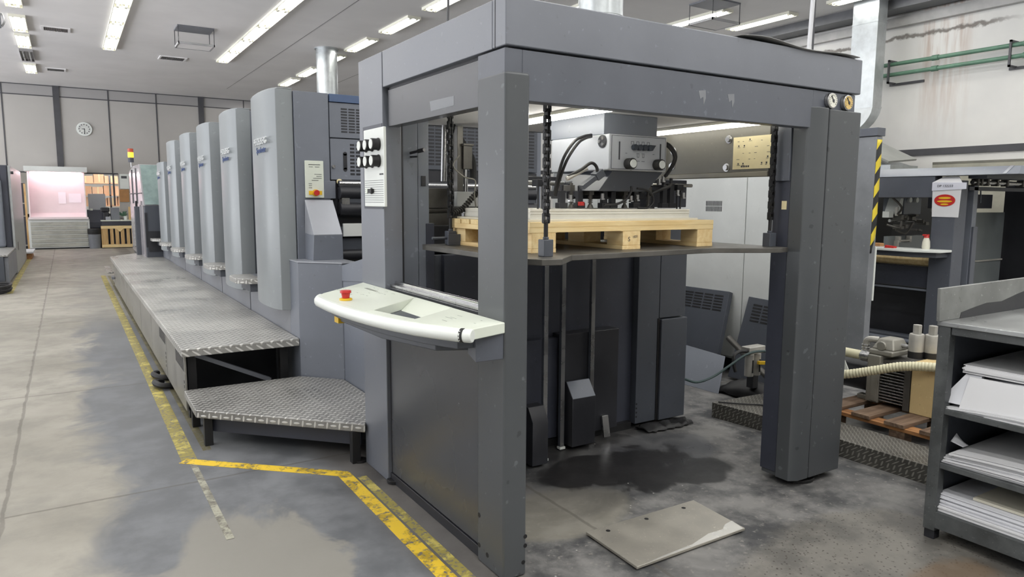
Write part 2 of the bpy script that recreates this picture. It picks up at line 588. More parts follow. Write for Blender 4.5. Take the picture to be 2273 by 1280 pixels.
t.b.inputs['Transmission Weight'].default_value = 1.0
t.b.inputs['IOR'].default_value = 1.02
M['glass'] = t.m
M['dialwhite'] = pm('gauge_dial', (226, 226, 214), 0.5, var=0.02)
M['dialyellow'] = pm('gauge_dial_aged', (214, 184, 116), 0.5, var=0.08, scale=20)
M['grimeglass'] = pm('grey_sheet_steel', (112, 118, 120), 0.35, metal=0.2, var=0.1)

# ------------------------------------------------------------------ camera
yaw, pitch, roll, F = 5.59530223e-01, -1.23598946e-01, 5.79290222e-03, 1574.3
fw = Vector((sin(yaw) * cos(pitch), cos(yaw) * cos(pitch), sin(pitch)))
rr = Vector((cos(yaw), -sin(yaw), 0)); uu = rr.cross(fw)
Rv = rr * cos(roll) + uu * sin(roll); Uv = -rr * sin(roll) + uu * cos(roll)
cam = bpy.data.cameras.new('camera')
cam.sensor_fit = 'HORIZONTAL'; cam.sensor_width = 36.0; cam.lens = F / 2273.0 * 36.0
cam.clip_start = 0.05; cam.clip_end = 200
co = bpy.data.objects.new('camera', cam)
COL.objects.link(co)
co.matrix_world = Matrix(((Rv.x, Uv.x, -fw.x, 0), (Rv.y, Uv.y, -fw.y, 0), (Rv.z, Uv.z, -fw.z, 1.55), (0, 0, 0, 1)))
S.camera = co
S.view_settings.view_transform = 'Standard'
S.view_settings.look = 'None'
S.view_settings.gamma = 1.0
S.view_settings.use_curve_mapping = False
S.view_settings.exposure = -0.2
S.cycles.max_bounces = 6
S.cycles.adaptive_threshold = 0.05
S.cycles.diffuse_bounces = 3
S.cycles.glossy_bounces = 3
S.cycles.transmission_bounces = 4
S.cycles.use_denoising = True
S.cycles.sample_clamp_indirect = 6.0
w = bpy.data.worlds.new('world'); S.world = w; w.use_nodes = True
# light for the added windows: sky, with ground made brighter to lift the ceiling
wt = w.node_tree
tc = wt.nodes.new('ShaderNodeTexCoord'); sx_ = wt.nodes.new('ShaderNodeSeparateXYZ')
wt.links.new(tc.outputs['Generated'], sx_.inputs[0])
mr = wt.nodes.new('ShaderNodeMapRange'); wt.links.new(sx_.outputs[2], mr.inputs[0])
mr.inputs[1].default_value = -0.03; mr.inputs[2].default_value = 0.03; mr.inputs[3].default_value = 10.5; mr.inputs[4].default_value = 2.4
wt.nodes['Background'].inputs[0].default_value = (0.93, 0.95, 1.0, 1)
wt.links.new(mr.outputs[0], wt.nodes['Background'].inputs[1])

def struct(mb, name, m, bevel=0, label=None):
    o = mb.build(name, m, None, bevel)
    o['kind'] = 'structure'
    if label:
        o['label'] = label
    return o

ZC = 4.95
YB = 26.4
# ------------------------------------------------------------------ room
struct(MB().box(-9, 12.9, -6.5, 31, -0.12, 0), 'floor', M['floor'])
struct(MB().box(-9, 12.9, -6.5, YB + 0.2, ZC, ZC + 0.12), 'ceiling', M['ceil'])
struct(MB().box(12.6, 12.9, -6.5, YB + 0.2, 0, ZC), 'wall_right', M['wallside'])
b = MB()
b.box(-9.2, -9, -6.5, YB + 0.2, 0, 0.3); b.box(-9.2, -9, -6.5, YB + 0.2, 4.5, ZC)
b.box(-9.2, -9, -6.5, 3.0, 0.3, 4.5); b.box(-9.2, -9, 25.0, YB + 0.2, 0.3, 4.5)
struct(b, 'wall_left', M['walls'])  # unseen wall; its opening is added to let light in
b = MB()
for k in range(12):
    b.box(-9.16, -9.04, 2.97 + 2 * k, 3.03 + 2 * k, 0.3, 4.5)
b.box(-9.16, -9.04, 3.0, 25.0, 2.66, 2.72)
struct(b, 'added_window', M['mull'])  # mullions of unseen windows, added to light ceiling and machine sides
pl_ = bpy.data.lights.new('added_window_portal', 'AREA'); pl_.shape = 'RECTANGLE'; pl_.size = 22.0; pl_.size_y = 4.2  # portal guiding world light through the added opening
pl_.cycles.is_portal = True
po_ = bpy.data.objects.new('added_window_portal', pl_); COL.objects.link(po_)
po_.location = (-9.1, 14.0, 2.4); po_.rotation_euler = (0, -pi / 2, 0)
po_.matrix_world = Matrix(((0, 0, -1, -9.1), (1, 0, 0, 14.0), (0, -1, 0, 2.4), (0, 0, 0, 1)))
struct(MB().box(-9, 12.9, -6.7, -6.5, 0, ZC), 'wall_rear', M['walls'])
b = MB()
b.box(-9, 12.6, YB, YB + 0.2, 2.34, 4.63)
b.box(-9, -2.2, YB, YB + 0.2, 0, 2.34)
b.box(1.50, 12.6, YB, YB + 0.2, 0, 2.34)
struct(b, 'wall_back', M['wallback'])
struct(MB().box(-9, 12.6, YB - 0.004, YB + 0.2, 4.64, ZC), 'wall_back_upper', M['wallback2'])
b = MB()
b.box(-9, 12.6, YB - 0.012, YB, 4.615, 4.645)
b.box(-9, 12.6, YB - 0.015, YB, 4.925, ZC)
for x in (-8.3, -6.95, -5.55, -4.15, -2.8, -1.42, 1.35, 2.72, 5.46, 6.8, 8.2, 9.6, 11.0):
    b.box(x - 0.017, x + 0.017, YB - 0.016, YB, 2.34 if -2.2 < x < 1.5 else 0.0, ZC)
for x in (-0.045, 4.08):
    b.box(x - 0.085, x + 0.085, YB - 0.05, YB, 2.34 if x < 1 else 0.0, ZC)
struct(b, 'trim_1', M['mull'])
b = MB()
b.box(-2.2, 1.5, YB - 0.03, YB + 0.05, 2.30, 2.345)
b.box(1.335, 1.385, YB - 0.03, YB + 0.05, 1.30, 2.31)
b.box(-2.2, -2.15, YB - 0.03, YB + 0.05, 0, 2.31)
b.box(-2.2, 1.5, YB - 0.02, YB + 0.05, 1.0, 1.05)
struct(b, 'window_1', M['mull'])
struct(MB().box(-2.15, 1.5, YB + 0.005, YB + 0.011, 1.05, 2.30), 'window_1_pane', M['glass'])
# store room behind the glazing
struct(MB().box(-4, 5, 30.8, 31, 0, 3.2), 'wall_store', M['walls'])
struct(MB().box(-4, 5, YB + 0.2, 31, 3.1, 3.2), 'ceiling_store', M['ceil'])
struct(MB().box(-4.2, -4, YB + 0.2, 31, 0, 3.2), 'wall_store_left', M['walls'])
struct(MB().box(5, 5.2, YB + 0.2, 31, 0, 3.2), 'wall_store_right', M['walls'])
# low partition under the window
struct(MB().box(-2.2, 1.5, YB, YB + 0.1, 0, 1.0), 'wall_partition', M['walls'])
# wall bands on the right wall
struct(MB().box(12.57, 12.6, -6, YB, 2.36, 2.47), 'trim_2', M['mull'])
struct(MB().box(12.58, 12.6, -6, 6.6, 2.20, 2.235), 'trim_3', pm('olive_trim', (116, 114, 104)))
struct(MB().box(12.585, 12.6, -6, 6.6, 1.0, 2.20), 'trim_4', pm('olive_wall_paint', (168, 166, 152), 0.7))
# ceiling edge on the right: dark channel and pale ledge
struct(MB().box(12.05, 12.45, -6, YB, ZC - 0.16, ZC), 'trim_5', pm('grey_ceiling_channel', (104, 105, 108)))
struct(MB().box(12.48, 12.6, -6, YB, ZC - 0.36, ZC - 0.2), 'trim_6', pm('pale_ledge', (176, 175, 173)))
# ceiling board joint
b = MB()
b.box(4.48, 4.492, -6, 24, ZC - 0.003, ZC)
b.box(7.0, 7.012, -6, 24, ZC - 0.003, ZC)
struct(b, 'trim_7', pm('ceiling_seam', (120, 119, 120)))

# ---- painted floor lines
def strip(pts, w, z, name, m):
    b = MB()
    n = len(pts)
    L = []; R = []
    for i, p in enumerate(pts):
        p = Vector((p[0], p[1]))
        d = Vector((0, 0))
        if i > 0:
            d += (p - Vector(pts[i - 1])).normalized()
        if i < n - 1:
            d += (Vector(pts[i + 1]) - p).normalized()
        d.normalize()
        nn = Vector((-d.y, d.x))
        k = 1.0
        if 0 < i < n - 1:
            k = 1 / max(0.4, (p - Vector(pts[i - 1])).normalized().dot(d))
        L.append(p + nn * w * 0.5 * k); R.append(p - nn * w * 0.5 * k)
    v = [(a.x, a.y, z) for a in L] + [(a.x, a.y, z) for a in R] + [(a.x, a.y, 0.0002) for a in L] + [(a.x, a.y, 0.0002) for a in R]
    f = [(n + i, n + i + 1, i + 1, i) for i in range(n - 1)]
    f += [(i, i + 1, 2 * n + i + 1, 2 * n + i) for i in range(n - 1)] + [(n + i + 1, n + i, 3 * n + i, 3 * n + i + 1) for i in range(n - 1)]
    b.add(v, f)
    return struct(b, name, m)

strip([(0.555, 16.4), (0.535, 4.46)], 0.085, 0.0012, 'trim_8', M['lineold'])
strip([(0.50, 4.475), (1.25, 3.79), (1.25, 3.70), (1.245, 2.0)], 0.075, 0.0018, 'trim_9', M['line'])
strip([(1.325, 3.70), (1.325, 2.0)], 0.05, 0.0010, 'trim_10', M['lineold'])
strip([(0.655, 16.3), (0.655, 4.6)], 0.05, 0.0008, 'trim_11', M['linefaint'])
strip([(0.545, 4.5), (0.55, 3.3)], 0.035, 0.0015, 'trim_12', M['linepale'])
strip([(-0.86, 22), (-0.86, 14.0)], 0.09, 0.0012, 'trim_13', M['lineold'])

# ------------------------------------------------------------------ ceiling lights
def light_fixture(L, W=0.27):
    t = thing('ceiling_light', 'x', 'ceiling light', (0, 0, ZC))
    z = ZC
    b = MB(); h = 0.05
    b.box(-W / 2, -W / 2 + 0.012, -L / 2, L / 2, z - h, z); b.box(W / 2 - 0.012, W / 2, -L / 2, L / 2, z - h, z)
    b.box(-W / 2 + 0.012, W / 2 - 0.012, -L / 2, -L / 2 + 0.02, z - h, z); b.box(-W / 2 + 0.012, W / 2 - 0.012, L / 2 - 0.02, L / 2, z - h, z)
    b.build('frame', M['reflector'], t)
    b = MB(); b.box(-W / 2 + 0.012, W / 2 - 0.012, -L / 2 + 0.02, L / 2 - 0.02, z - 0.008, z - 0.001)
    b.box(-0.006, 0.006, -L / 2 + 0.02, L / 2 - 0.02, z - 0.03, z - 0.008)
    b.build('reflector', M['reflector'], t)
    for s in (-1, 1):
        MB().cyl((s * 0.065, -L / 2 + 0.08, z - 0.032), (s * 0.065, L / 2 - 0.08, z - 0.032), 0.017, 10).build('tube', M['tube'], t)
        for q in (-1, 1):
            a_, b_ = sorted((q * (L / 2 - 0.02), q * (L / 2 - 0.08)))
            MB().box(s * 0.065 - 0.02, s * 0.065 + 0.02, a_, b_, z - 0.055, z - 0.008).build('lamp_holder', M['reflector'], t)
    return t

ORD = ['first', 'second', 'third', 'fourth', 'fifth', 'sixth', 'seventh', 'eighth', 'ninth', 'tenth']
proto = light_fixture(1.46)
used = [False]
def lamp(x, y0, y1, label, group):
    o = proto if not used[0] else copy_tree(proto)
    used[0] = True
    place(o, (x, (y0 + y1) / 2, ZC), label, group)
    return o

rows = [
    (-0.56, [23.07, 19.2, 17.35, 15.1, 13.1], 'row over the aisle', 'wide lights in the aisle row'),
    (1.06, [18.4, 16.95, 15.5, 14.05], 'strip over the raised walkway', 'lights in the strip over the walkway'),
    (3.515, [18.55, 17.1, 15.65, 14.2, 12.75], 'strip over the printing units', 'lights in the strip over the printing units'),
    (5.735, [25.0, 21.45, 19.5, 17.55, 15.5, 13.37, 11.3], 'spaced row behind the round ducts', 'lights in the spaced row beyond the units'),
]
for x, ys, where, grp in rows:
    for i, y in enumerate(ys):
        lamp(x, y - 0.73, y + 0.73, '%s lit ceiling light from the clock wall, %s' % (ORD[i].capitalize(), where), grp)
lamp(10.2, 9.1, 10.55, 'Short-looking lit ceiling light just above the feeder roof edge', 'single lights above the feeder')
lamp(11.35, 8.6, 10.06, 'Long lit ceiling light between the thin white pole and the feeder roof', 'single lights above the feeder')
lamp(11.35, 6.4, 7.86, 'Lit ceiling light touching the top edge beside the square steel duct', 'single lights above the feeder')
lamp(7.9, 9.2, 10.67, 'Lit ceiling light peeping out beside the wide round white duct', 'single lights above the feeder')
# one unlit fixture in the aisle row
o = copy_tree(proto)
place(o, (-0.56, 21.05, ZC), 'Unlit grey ceiling light with dark tubes, between lit ones of the aisle row', None)
for ch in o.children:
    if ch.name.startswith('tube'):
        ch.data = ch.data.copy(); ch.data.materials.clear(); ch.data.materials.append(M['tubeoff'])
    else:
        ch.data = ch.data.copy(); ch.data.materials.clear(); ch.data.materials.append(pm('unlit_fixture', (150, 148, 148)))

# the hall goes on behind and beside the camera: its lamps there as plain area lights
def area(x, y, sx, sy, power, z=ZC - 0.04):
    l = bpy.data.lights.new('hall_lamp', 'AREA')
    l.shape = 'RECTANGLE'; l.size = sx; l.size_y = sy; l.energy = power; l.color = (1.0, 0.985, 0.95)
    o = bpy.data.objects.new('hall_lamp', l); COL.objects.link(o)
    o.location = (x, y, z)
for x in (-7.0, -4.6, -2.4):
    for y in (-4, 0, 4, 8, 12, 16, 20, 24):
        area(x, y, 0.27, 1.45, 26)
for x in (-0.56, 1.06, 3.515, 5.735, 8.3, 11.35):
    for y in (-4.5, -2.7, -0.9, 0.9):
        area(x, y, 0.27, 1.45, 38)
for x in (1.06, 3.515, 8.3):
    for y in (3.5, 6.5, 9.5):
        area(x, y, 0.27, 1.45, 26)
area(5.735, 3.2, .27, 1.45, 26); area(5.735, 6.4, .27, 1.45, 26); area(8.3, 14, .27, 1.45, 40); area(11, 14, .27, 1.45, 40); area(10.2, 3.6, .27, 1.45, 40); area(10.2, 6.0, .27, 1.45, 40); area(8.3, 19, .27, 1.45, 26); area(-0.56, 10, .27, 1.45, 26); area(-0.56, 6, .27, 1.45, 26)
area(0.2, 28.2, 1.6, 1.0, 130, 3.05)
area(1.4, 27.1, 1.6, .5, 110, 3.05)

# ceiling vents and drop-frame diffusers
def vent(x, y, wx, wy, label):
    t = thing('ceiling_vent', label, 'vent', (x, y, ZC), 'grilles flush in the ceiling')
    b = MB(); z = ZC
    b.box(x - wx / 2, x + wx / 2, y - wy / 2, y - wy / 2 + .04, z - .02, z); b.box(x - wx / 2, x + wx / 2, y + wy / 2 - .04, y + wy / 2, z - .02, z)
    b.box(x - wx / 2, x - wx / 2 + .04, y - wy / 2 + .04, y + wy / 2 - .04, z - .02, z); b.box(x + wx / 2 - .04, x + wx / 2, y - wy / 2 + .04, y + wy / 2 - .04, z - .02, z)
    b.build('frame', M['ceil'], t)
    b = MB(); n = 14
    for i in range(n):
        xx = x - wx / 2 + .05 + (wx - .1) * i / (n - 1)
        b.box(xx - .006, xx + .006, y - wy / 2 + .04, y + wy / 2 - .04, z - .015, z - .003)
    b.build('slats', pm('vent_slats', (110, 108, 108)), t)
    MB().box(x - wx / 2 + .04, x + wx / 2 - .04, y - wy / 2 + .04, y + wy / 2 - .04, z - .003, z - .0005).build('duct_opening', pm('vent_dark', (70, 68, 70)), t)
vent(0.05, 17.6, 0.5, 0.45, 'Grey ceiling grille beside the wide aisle lights, above the clock')
vent(0.0, 23.05, 0.46, 0.5, 'Small grey ceiling grille close to the clock wall')
vent(2.44, 19.6, 0.6, 0.5, 'Dark ceiling grille beyond the hanging wire frame')
def diffuser(x, y, label, wx=0.68, wy=0.55):
    t = thing('ceiling_diffuser', label, 'air diffuser', (x, y, ZC))
    z = ZC
    MB().box(x - wx / 2, x + wx / 2, y - wy / 2, y + wy / 2, z - .025, z).build('grille', pm('diffuser_grille', (118, 120, 126)), t)
    b = MB(); zl = z - 0.36
    b.box(x - wx / 2, x + wx / 2, y - wy / 2, y - wy / 2 + .02, zl, zl + .04); b.box(x - wx / 2, x + wx / 2, y + wy / 2 - .02, y + wy / 2, zl, zl + .04)
    b.box(x - wx / 2, x - wx / 2 + .02, y - wy / 2, y + wy / 2, zl, zl + .04); b.box(x + wx / 2 - .02, x + wx / 2, y - wy / 2, y + wy / 2, zl, zl + .04)
    b.build('drop_frame', pm('drop_frame', (150, 150, 152)), t)
    MB().box(x - wx / 2 + .03, x + wx / 2 - .03, y - wy / 2 + .03, y + wy / 2 - .03, zl + .005, zl + .015).build('baffle_plate', M['ceil'], t)
    for sx in (-1, 1):
        for sy in (-1, 1):
            MB().cyl((x + sx * (wx / 2 - .01), y + sy * (wy / 2 - .01), zl), (x + sx * (wx / 2 - .01), y + sy * (wy / 2 - .01), z - .02), .008, 6).build('hanger_rod', M['mull'], t)
diffuser(2.42, 16.05, 'Ceiling air diffuser with a wire frame hanging under it, over the walkway')
diffuser(9.75, 9.0, 'Ceiling air diffuser with hanging plate above the feeder roof')

# round and square ducts
def spiral_duct(x, y, r, z0, label):
    t = thing('round_duct', label, 'duct', (x, y, z0))
    MB().cyl((x, y, z0), (x, y, ZC), r, 40).build('pipe', M['zinc'], t)
    b = MB()
    z = z0 + .2
    while z < ZC - .03:
        b.cyl((x, y, z), (x, y, z + .012), r + .006, 40); z += .42
    b.cyl((x, y, ZC - .03), (x, y, ZC), r + .03, 40)
    b.build('seam_ring', M['zinc'], t)
spiral_duct(5.25, 16.4, 0.235, 0.0, 'Round shiny steel duct rising to the ceiling behind the tall unit')
spiral_duct(4.98, 6.2, 0.24, 2.45, 'Wide round pale duct above the feeder roof at the top edge')

t = thing('square_duct', 'Square galvanised duct dropping from the ceiling by the white wall', 'duct', (11.8, 7.4, 2.0))
MB().box(11.66, 11.92, 7.18, 7.64, 3.15, ZC).build('straight_run', M['zinc'], t, 0.004)
def loft(secs):
    b = MB(); v = []; f = []
    for s in secs:
        v += s
    for i in range(len(secs) - 1):
        for k in range(4):
            f.append((i * 4 + k, i * 4 + (k + 1) % 4, (i + 1) * 4 + (k + 1) % 4, (i + 1) * 4 + k))
    f.append((3, 2, 1, 0)); n = len(secs) * 4
    f.append((n - 4, n - 3, n - 2, n - 1))
    b.add(v, f)
    return b
def sec(x0, x1, y0, y1, z, dz=0.0):
    return [(x0, y0, z + dz), (x1, y0, z + dz), (x1, y1, z), (x0, y1, z)]
el = [sec(11.66, 11.92, 7.18, 7.64, 3.15)]
for i in range(1, 7):
    a = i / 6.0
    el.append(sec(11.66 - .05 * a, 11.92 - .05 * a, 7.18 + .42 * a * a, 7.64 + .36 * a * a, 3.15 - .5 * a, 0.0))
loft(el).build('elbow', M['zinc'], t)
loft([sec(11.61, 11.87, 7.60, 8.0, 2.65), sec(11.5, 11.9, 7.55, 7.98, 2.5), sec(11.2, 11.9, 6.55, 7.7, 2.14)]).build('flare', M['zinc'], t)
MB().box(11.15, 11.95, 6.5, 7.75, 2.0, 2.15).build('collar', M['zinc'], t, 0.005)
b = MB(); b.M = frame((11.1, 6.5, 2.2), (0, 0.86, 0.42), (1, 0, 0.1)); b.box(0, .95, 0, .75, 0, .03)
b.build('access_flap', pm('dull_grey_flap', (150, 152, 148), 0.5), t)
b = MB()
b.box(11.655, 11.925, 7.175, 7.645, 3.145, 3.165); b.box(11.655, 11.925, 7.175, 7.645, 4.55, 4.57)
b.build('flange', M['zinc'], t)

# green pipes on the right wall
for z, lab in ((3.945, 'Upper green painted pipe running along the white wall'), (3.77, 'Lower green painted pipe running along the white wall')):
    t = thing('wall_pipe', lab, 'pipe', (12.45, 5, z), 'green pipes on the white wall')
    MB().cyl((12.42, -2, z), (12.42, 8.2, z), 0.034, 14).build('pipe', M['green'], t)
    for y in (3.6, 5.2, 6.55, 7.6):
        MB().cyl((12.42, y, z), (12.42, y + .1, z), 0.046, 14).build('coupling', M['green'], t)
for y, lab in ((7.35, 'Grey pipe bracket on the white wall next to the square duct'), (5.45, 'Grey pipe bracket on the white wall at the picture edge')):
    b = MB()
    b.box(12.36, 12.6, y, y + .03, 3.62, 3.65); b.box(12.36, 12.39, y, y + .03, 3.62, 4.02); b.box(12.36, 12.6, y, y + .03, 3.99, 4.02)
    b.box(12.57, 12.6, y - .5, y + .1, 3.60, 3.64)
    b.M = None
    tag(b.build('pipe_bracket', M['mull'], None), lab, 'bracket', 'pipe brackets on the white wall')  # plain wall bracket for the green pipes
tag(MB().cyl((6.555, 4.87, 0.0), (6.72, 4.82, ZC), 0.022, 10).build('conduit_pole', M['paper'], None), 'Thin white pole rising behind the feeder roof to the ceiling', 'pole')
b = MB(); b.tube([(7.5, 5.4, 3.1), (7.5, 5.4, 2.85), (7.78, 5.3, 2.82), (7.8, 5.3, 2.6)], .014, 6, 0); b.cyl((7.5, 5.4, 3.0), (7.5, 5.4, ZC), .012, 6)
tag(b.build('bent_pipe', M['mull'], None), 'Thin dark bent pipe hanging beside the white pole', 'pipe')
tag(MB().tube([(3.12, 6.1, ZC), (3.1, 6.05, 4.0), (3.05, 6.0, 3.1), (3.03, 6.0, 2.36)], .012, 6).build('hanging_cable', M['mull'], None), 'Thin dark cable hanging from the ceiling onto the feeder top', 'cable')

# wall clock
t = thing('wall_clock', 'Round white wall clock on the grey panelled wall', 'clock', (0.645, YB, 3.69))
b = MB(); b.M = frame((0.645, YB - .002, 3.69), (1, 0, 0), (0, 0, 1)); b.cyl((0, 0, 0), (0, 0, .05), .215, 40)
b.build('rim', M['white'], t, 0.01)
b = MB(); b.M = frame((0.645, YB - .05, 3.69), (1, 0, 0), (0, 0, 1)); b.cyl((0, 0, 0), (0, 0, .008), .17, 40)
b.build('dial', pm('clock_dial', (206, 208, 204)), t)
b = MB(); b.M = frame((0.645, YB - .06, 3.69), (1, 0, 0), (0, 0, 1))
for i in range(12):
    a = 2 * pi * i / 12
    b.box(.14 * sin(a) - .012, .14 * sin(a) + .012, .14 * cos(a) - .016, .14 * cos(a) + .016, 0, .004)
b.build('hour_marks', M['ink'], t)
b = MB(); b.M = frame((0.645, YB - .065, 3.69), (1, 0, 0), (0, 0, 1)); b.box(-.008, .008, -.13, .02, 0, .004); b.box(-.07, .01, -.008, .008, 0, .004)
b.build('hand', M['ink'], t)

# ------------------------------------------------------------------ printing units
PITCH = 1.42
Y1 = 5.43
def cover_plan(y0, grow=0.0):
    g = grow
    return [(1.47, y0 + g), (1.405 - g * .2, y0 + g), (1.35 - g, y0 + .015 + g), (1.315 - g * 1, y0 + .10), (1.300 - g, y0 + .24), (1.296 - g, y0 + .38), (1.304 - g, y0 + .54), (1.325 - g, y0 + .70), (1.36 - g, y0 + .82), (1.41, y0 + .9), (1.47, y0 + .9)]

def make_unit(y0, top=2.36, label='', low=False):
    t = thing('printing_unit', label, 'printing unit', (1.42, y0, 0), 'printing units in one line')
    MB().box(1.44, 3.72, y0 + .02, y0 + .96, 0.0, top - .015).build('body', M['unit'], t, 0.006)
    b = MB(); pl = cover_plan(y0)
    b.prism(pl, .71, top - .006)
    b.prism([(p[0] + (0.012 if p[0] < 1.46 else 0), p[1]) for p in pl], top - .006, top + .003)
    b.build('side_cover', M['cover'], t, 0.008, 3, 25)
    MB().box(1.413, 1.50, y0 + .03, y0 + PITCH - .002, 0.0, .86).build('plinth', M['base'], t, 0.004)
    MB().box(1.53, 3.72, y0 + .96, y0 + PITCH - .002, 0.0, top - .42).build('transfer_section', M['unitdk'], t, 0.004)
    # footrest tread between this cover and the one in front of it
    f = MB(); ye = y0 + PITCH - .004
    f.prism([(1.42, ye - .49), (1.30, ye - .45), (1.218, ye - .36), (1.218, ye - .08), (1.24, ye - .02), (1.28, ye), (1.42, ye)], .815, .86)
    fr = f.build('footrest', M['tread'], t, 0.005)
    MB().prism([(1.412, ye - .42), (1.33, ye - .40), (1.33, ye - .03), (1.412, ye - .03)], .74, .815).build('bracket', M['unitdk'], fr)
    zl = top - .375
    if not low:
        text('HEIDELBERG', 'maker_lettering', .072, (1.2935, y0 + .29, zl), (0, -1, 0), (0, 0, 1), M['silver'], t, .004, .18, 'CENTER', .40)
        text('Speedmaster', 'model_lettering', .062, (1.2935, y0 + .27, zl - .065), (0, -1, 0), (0, 0, 1), M['inkblue'], t, .002, .2, 'CENTER', .30)
    else:
        text('HEIDELBERG', 'maker_lettering', .072, (1.2935, y0 + .29, zl + .2), (0, -1, 0), (0, 0, 1), M['silver'], t, .004, .18, 'CENTER', .40)
        text('Speedmaster', 'model_lettering', .062, (1.2935, y0 + .27, zl + .135), (0, -1, 0), (0, 0, 1), M['inkblue'], t, .002, .2, 'CENTER', .30)
    return t

UL = ['Tall grey printing unit next to the feeder, with the cream operating panel',
      'Second tall grey printing unit from the feeder, with a pale curved cover',
      'Third tall grey printing unit from the feeder, with a pale curved cover',
      'Fourth tall grey printing unit from the feeder, with a pale curved cover',
      'Fifth tall grey printing unit from the feeder, last of the tall ones']
u1 = make_unit(Y1, 2.36, UL[0])
u2 = make_unit(Y1 + PITCH, 2.36, UL[1])
for i in range(2, 5):
    place(copy_tree(u2), (1.42, Y1 + PITCH * i, 0), UL[i])
make_unit(Y1 + PITCH * 5 - .02, 2.12, 'Low coating unit with a short curved cover between the tall units and the delivery', True)

# extra parts of the first unit, on its face towards the feeder
y = Y1
MB().box(1.475, 1.735, y - .02, y + .03, 1.08, 2.345).build('end_panel', M['unit'], u1, 0.004)
MB().box(1.66, 1.775, y - .025, y + .03, 1.555, 1.69).build('hinge_block', M['unit'], u1, 0.003)
pnl = MB().box(1.54, 1.682, y - .034, y - .02, 1.560, 1.838).build('operating_panel', M['cream'], u1, 0.004)
pnl['label'] = 'cream operating panel with printed fields'
b = MB(); b.box(1.567, 1.655, y - .036, y - .034, 1.807, 1.811)
for zz, x0, x1 in ((1.79, 1.57, 1.60), (1.79, 1.615, 1.65), (1.735, 1.61, 1.665), (1.72, 1.625, 1.665), (1.705, 1.60, 1.665), (1.69, 1.59, 1.64), (1.665, 1.565, 1.59), (1.65, 1.565, 1.59), (1.635, 1.565, 1.59)):
    b.box(x0, x1, y - .0355, y - .034, zz, zz + .003)
b.build('printed_field', M['ink'], pnl)
e = MB(); e.cyl((1.615, y - .034, 1.598), (1.615, y - .044, 1.598), .026, 20)
e.box(1.565, 1.665, y - .037, y - .034, 1.583, 1.613); e.build('yellow_ring', M['yellow'], pnl)
MB().cyl((1.615, y - .044, 1.598), (1.615, y - .075, 1.598), .018, 20, .022).build('emergency_button', M['red'], pnl, .003)
# sloped cover under the panel
b = MB()
b.hexa([(1.532, y - .20, 1.08), (1.765, y - .20, 1.08), (1.765, y - .02, 1.08), (1.525, y - .02, 1.08), (1.545, y - .20, 1.285), (1.762, y - .20, 1.285), (1.745, y - .02, 1.30), (1.53, y - .02, 1.30)])
b.build('lower_cover', M['unit'], u1, .004)
b = MB(); b.hexa([(1.545, y - .20, 1.286), (1.762, y - .20, 1.286), (1.745, y - .021, 1.286), (1.53, y - .021, 1.286), (1.545, y - .198, 1.29), (1.762, y - .198, 1.29), (1.745, y - .04, 1.545), (1.53, y - .04, 1.545)])
b.build('sloped_panel', M['slope'], u1, .002)
# feeder-side front: guards with louvres, rollers
def louvre(parent, x0, x1, yy, z0, z1, m, cols, rows, mx=.03, mz=.03, name='louvred_guard'):
    g = MB().box(x0, x1, yy, yy + .02, z0, z1).build(name, m, parent, .003)
    b = MB()
    cw = (x1 - x0 - 2 * mx) / cols; rh = (z1 - z0 - 2 * mz) / rows
    for i in range(cols):
        for j in range(rows):
            b.box(x0 + mx + i * cw + .006, x0 + mx + (i + 1) * cw - .006, yy - .0015, yy + .001, z0 + mz + j * rh + rh * .28, z0 + mz + (j + 1) * rh - rh * .18)
    b.build('louvre_slots', M['darker'], g)
    return g
yy = y - .006
MB().box(1.745, 3.68, yy - .01, yy + .02, 2.287, 2.345).build('blue_strip', M['blue'], u1, .002)
louvre(u1, 1.745, 2.28, yy, 2.02, 2.283, M['unit'], 6, 9, .085, .035)
louvre(u1, 2.29, 2.74, yy, 1.80, 2.283, M['unitdk'], 5, 15, .03, .03)
louvre(u1, 2.75, 3.2, yy, 1.80, 2.283, M['unitdk'], 5, 15, .03, .03)
louvre(u1, 3.21, 3.66, yy, 1.80, 2.283, M['unitdk'], 5, 15, .03, .03)
g = louvre(u1, 1.745, 2.28, yy - .004, 1.70, 2.012, M['unit'], 5, 9, .15, .03)
b = MB(); b.box(1.845, 1.875, yy - .008, yy - .003, 1.78, 1.90); b.cyl((1.86, yy - .008, 1.90), (1.86, yy - .003, 1.90), .015, 14); b.cyl((1.86, yy - .008, 1.78), (1.86, yy - .003, 1.78), .015, 14)
b.build('recessed_grip', M['darker'], g)
MB().cyl((1.765, yy - .02, 1.80), (1.765, yy, 1.80), .012, 12).build('lock_bolt', M['steel'], u1)
b = MB(); b.cyl((1.81, yy - .012, 1.685), (1.81, yy, 1.685), .022, 18)
b.build('sight_glass', M['ivory'], u1)
MB().box(1.75, 3.66, yy + .01, yy + .03, 1.0, 1.79).build('inner_guard', M['darker'], u1)
for zz, r, m, nm in ((1.668, .026, M['chrome'], 'chrome_roller'), (1.60, .05, M['darker'], 'dark_roller'), (1.475, .055, M['darker'], 'dark_roller'), (1.43, .012, M['chrome'], 'thin_bar'), (1.30, .04, M['unitdk'], 'dark_roller'), (1.12, .045, M['darker'], 'dark_roller'), (1.05, .02, M['steel'], 'thin_bar')):
    MB().cyl((1.79, yy - .05, zz), (3.6, yy - .05, zz), r, 18).build(nm, m, u1)
MB().box(1.81, 3.6, yy - .07, yy - .05, 1.51, 1.60).build('cross_guard', M['unitdk'], u1, .003)
MB().box(1.80, 3.6, yy - .10, yy - .08, 1.265, 1.365).build('pale_guard', M['cabwhite'], u1, .004)
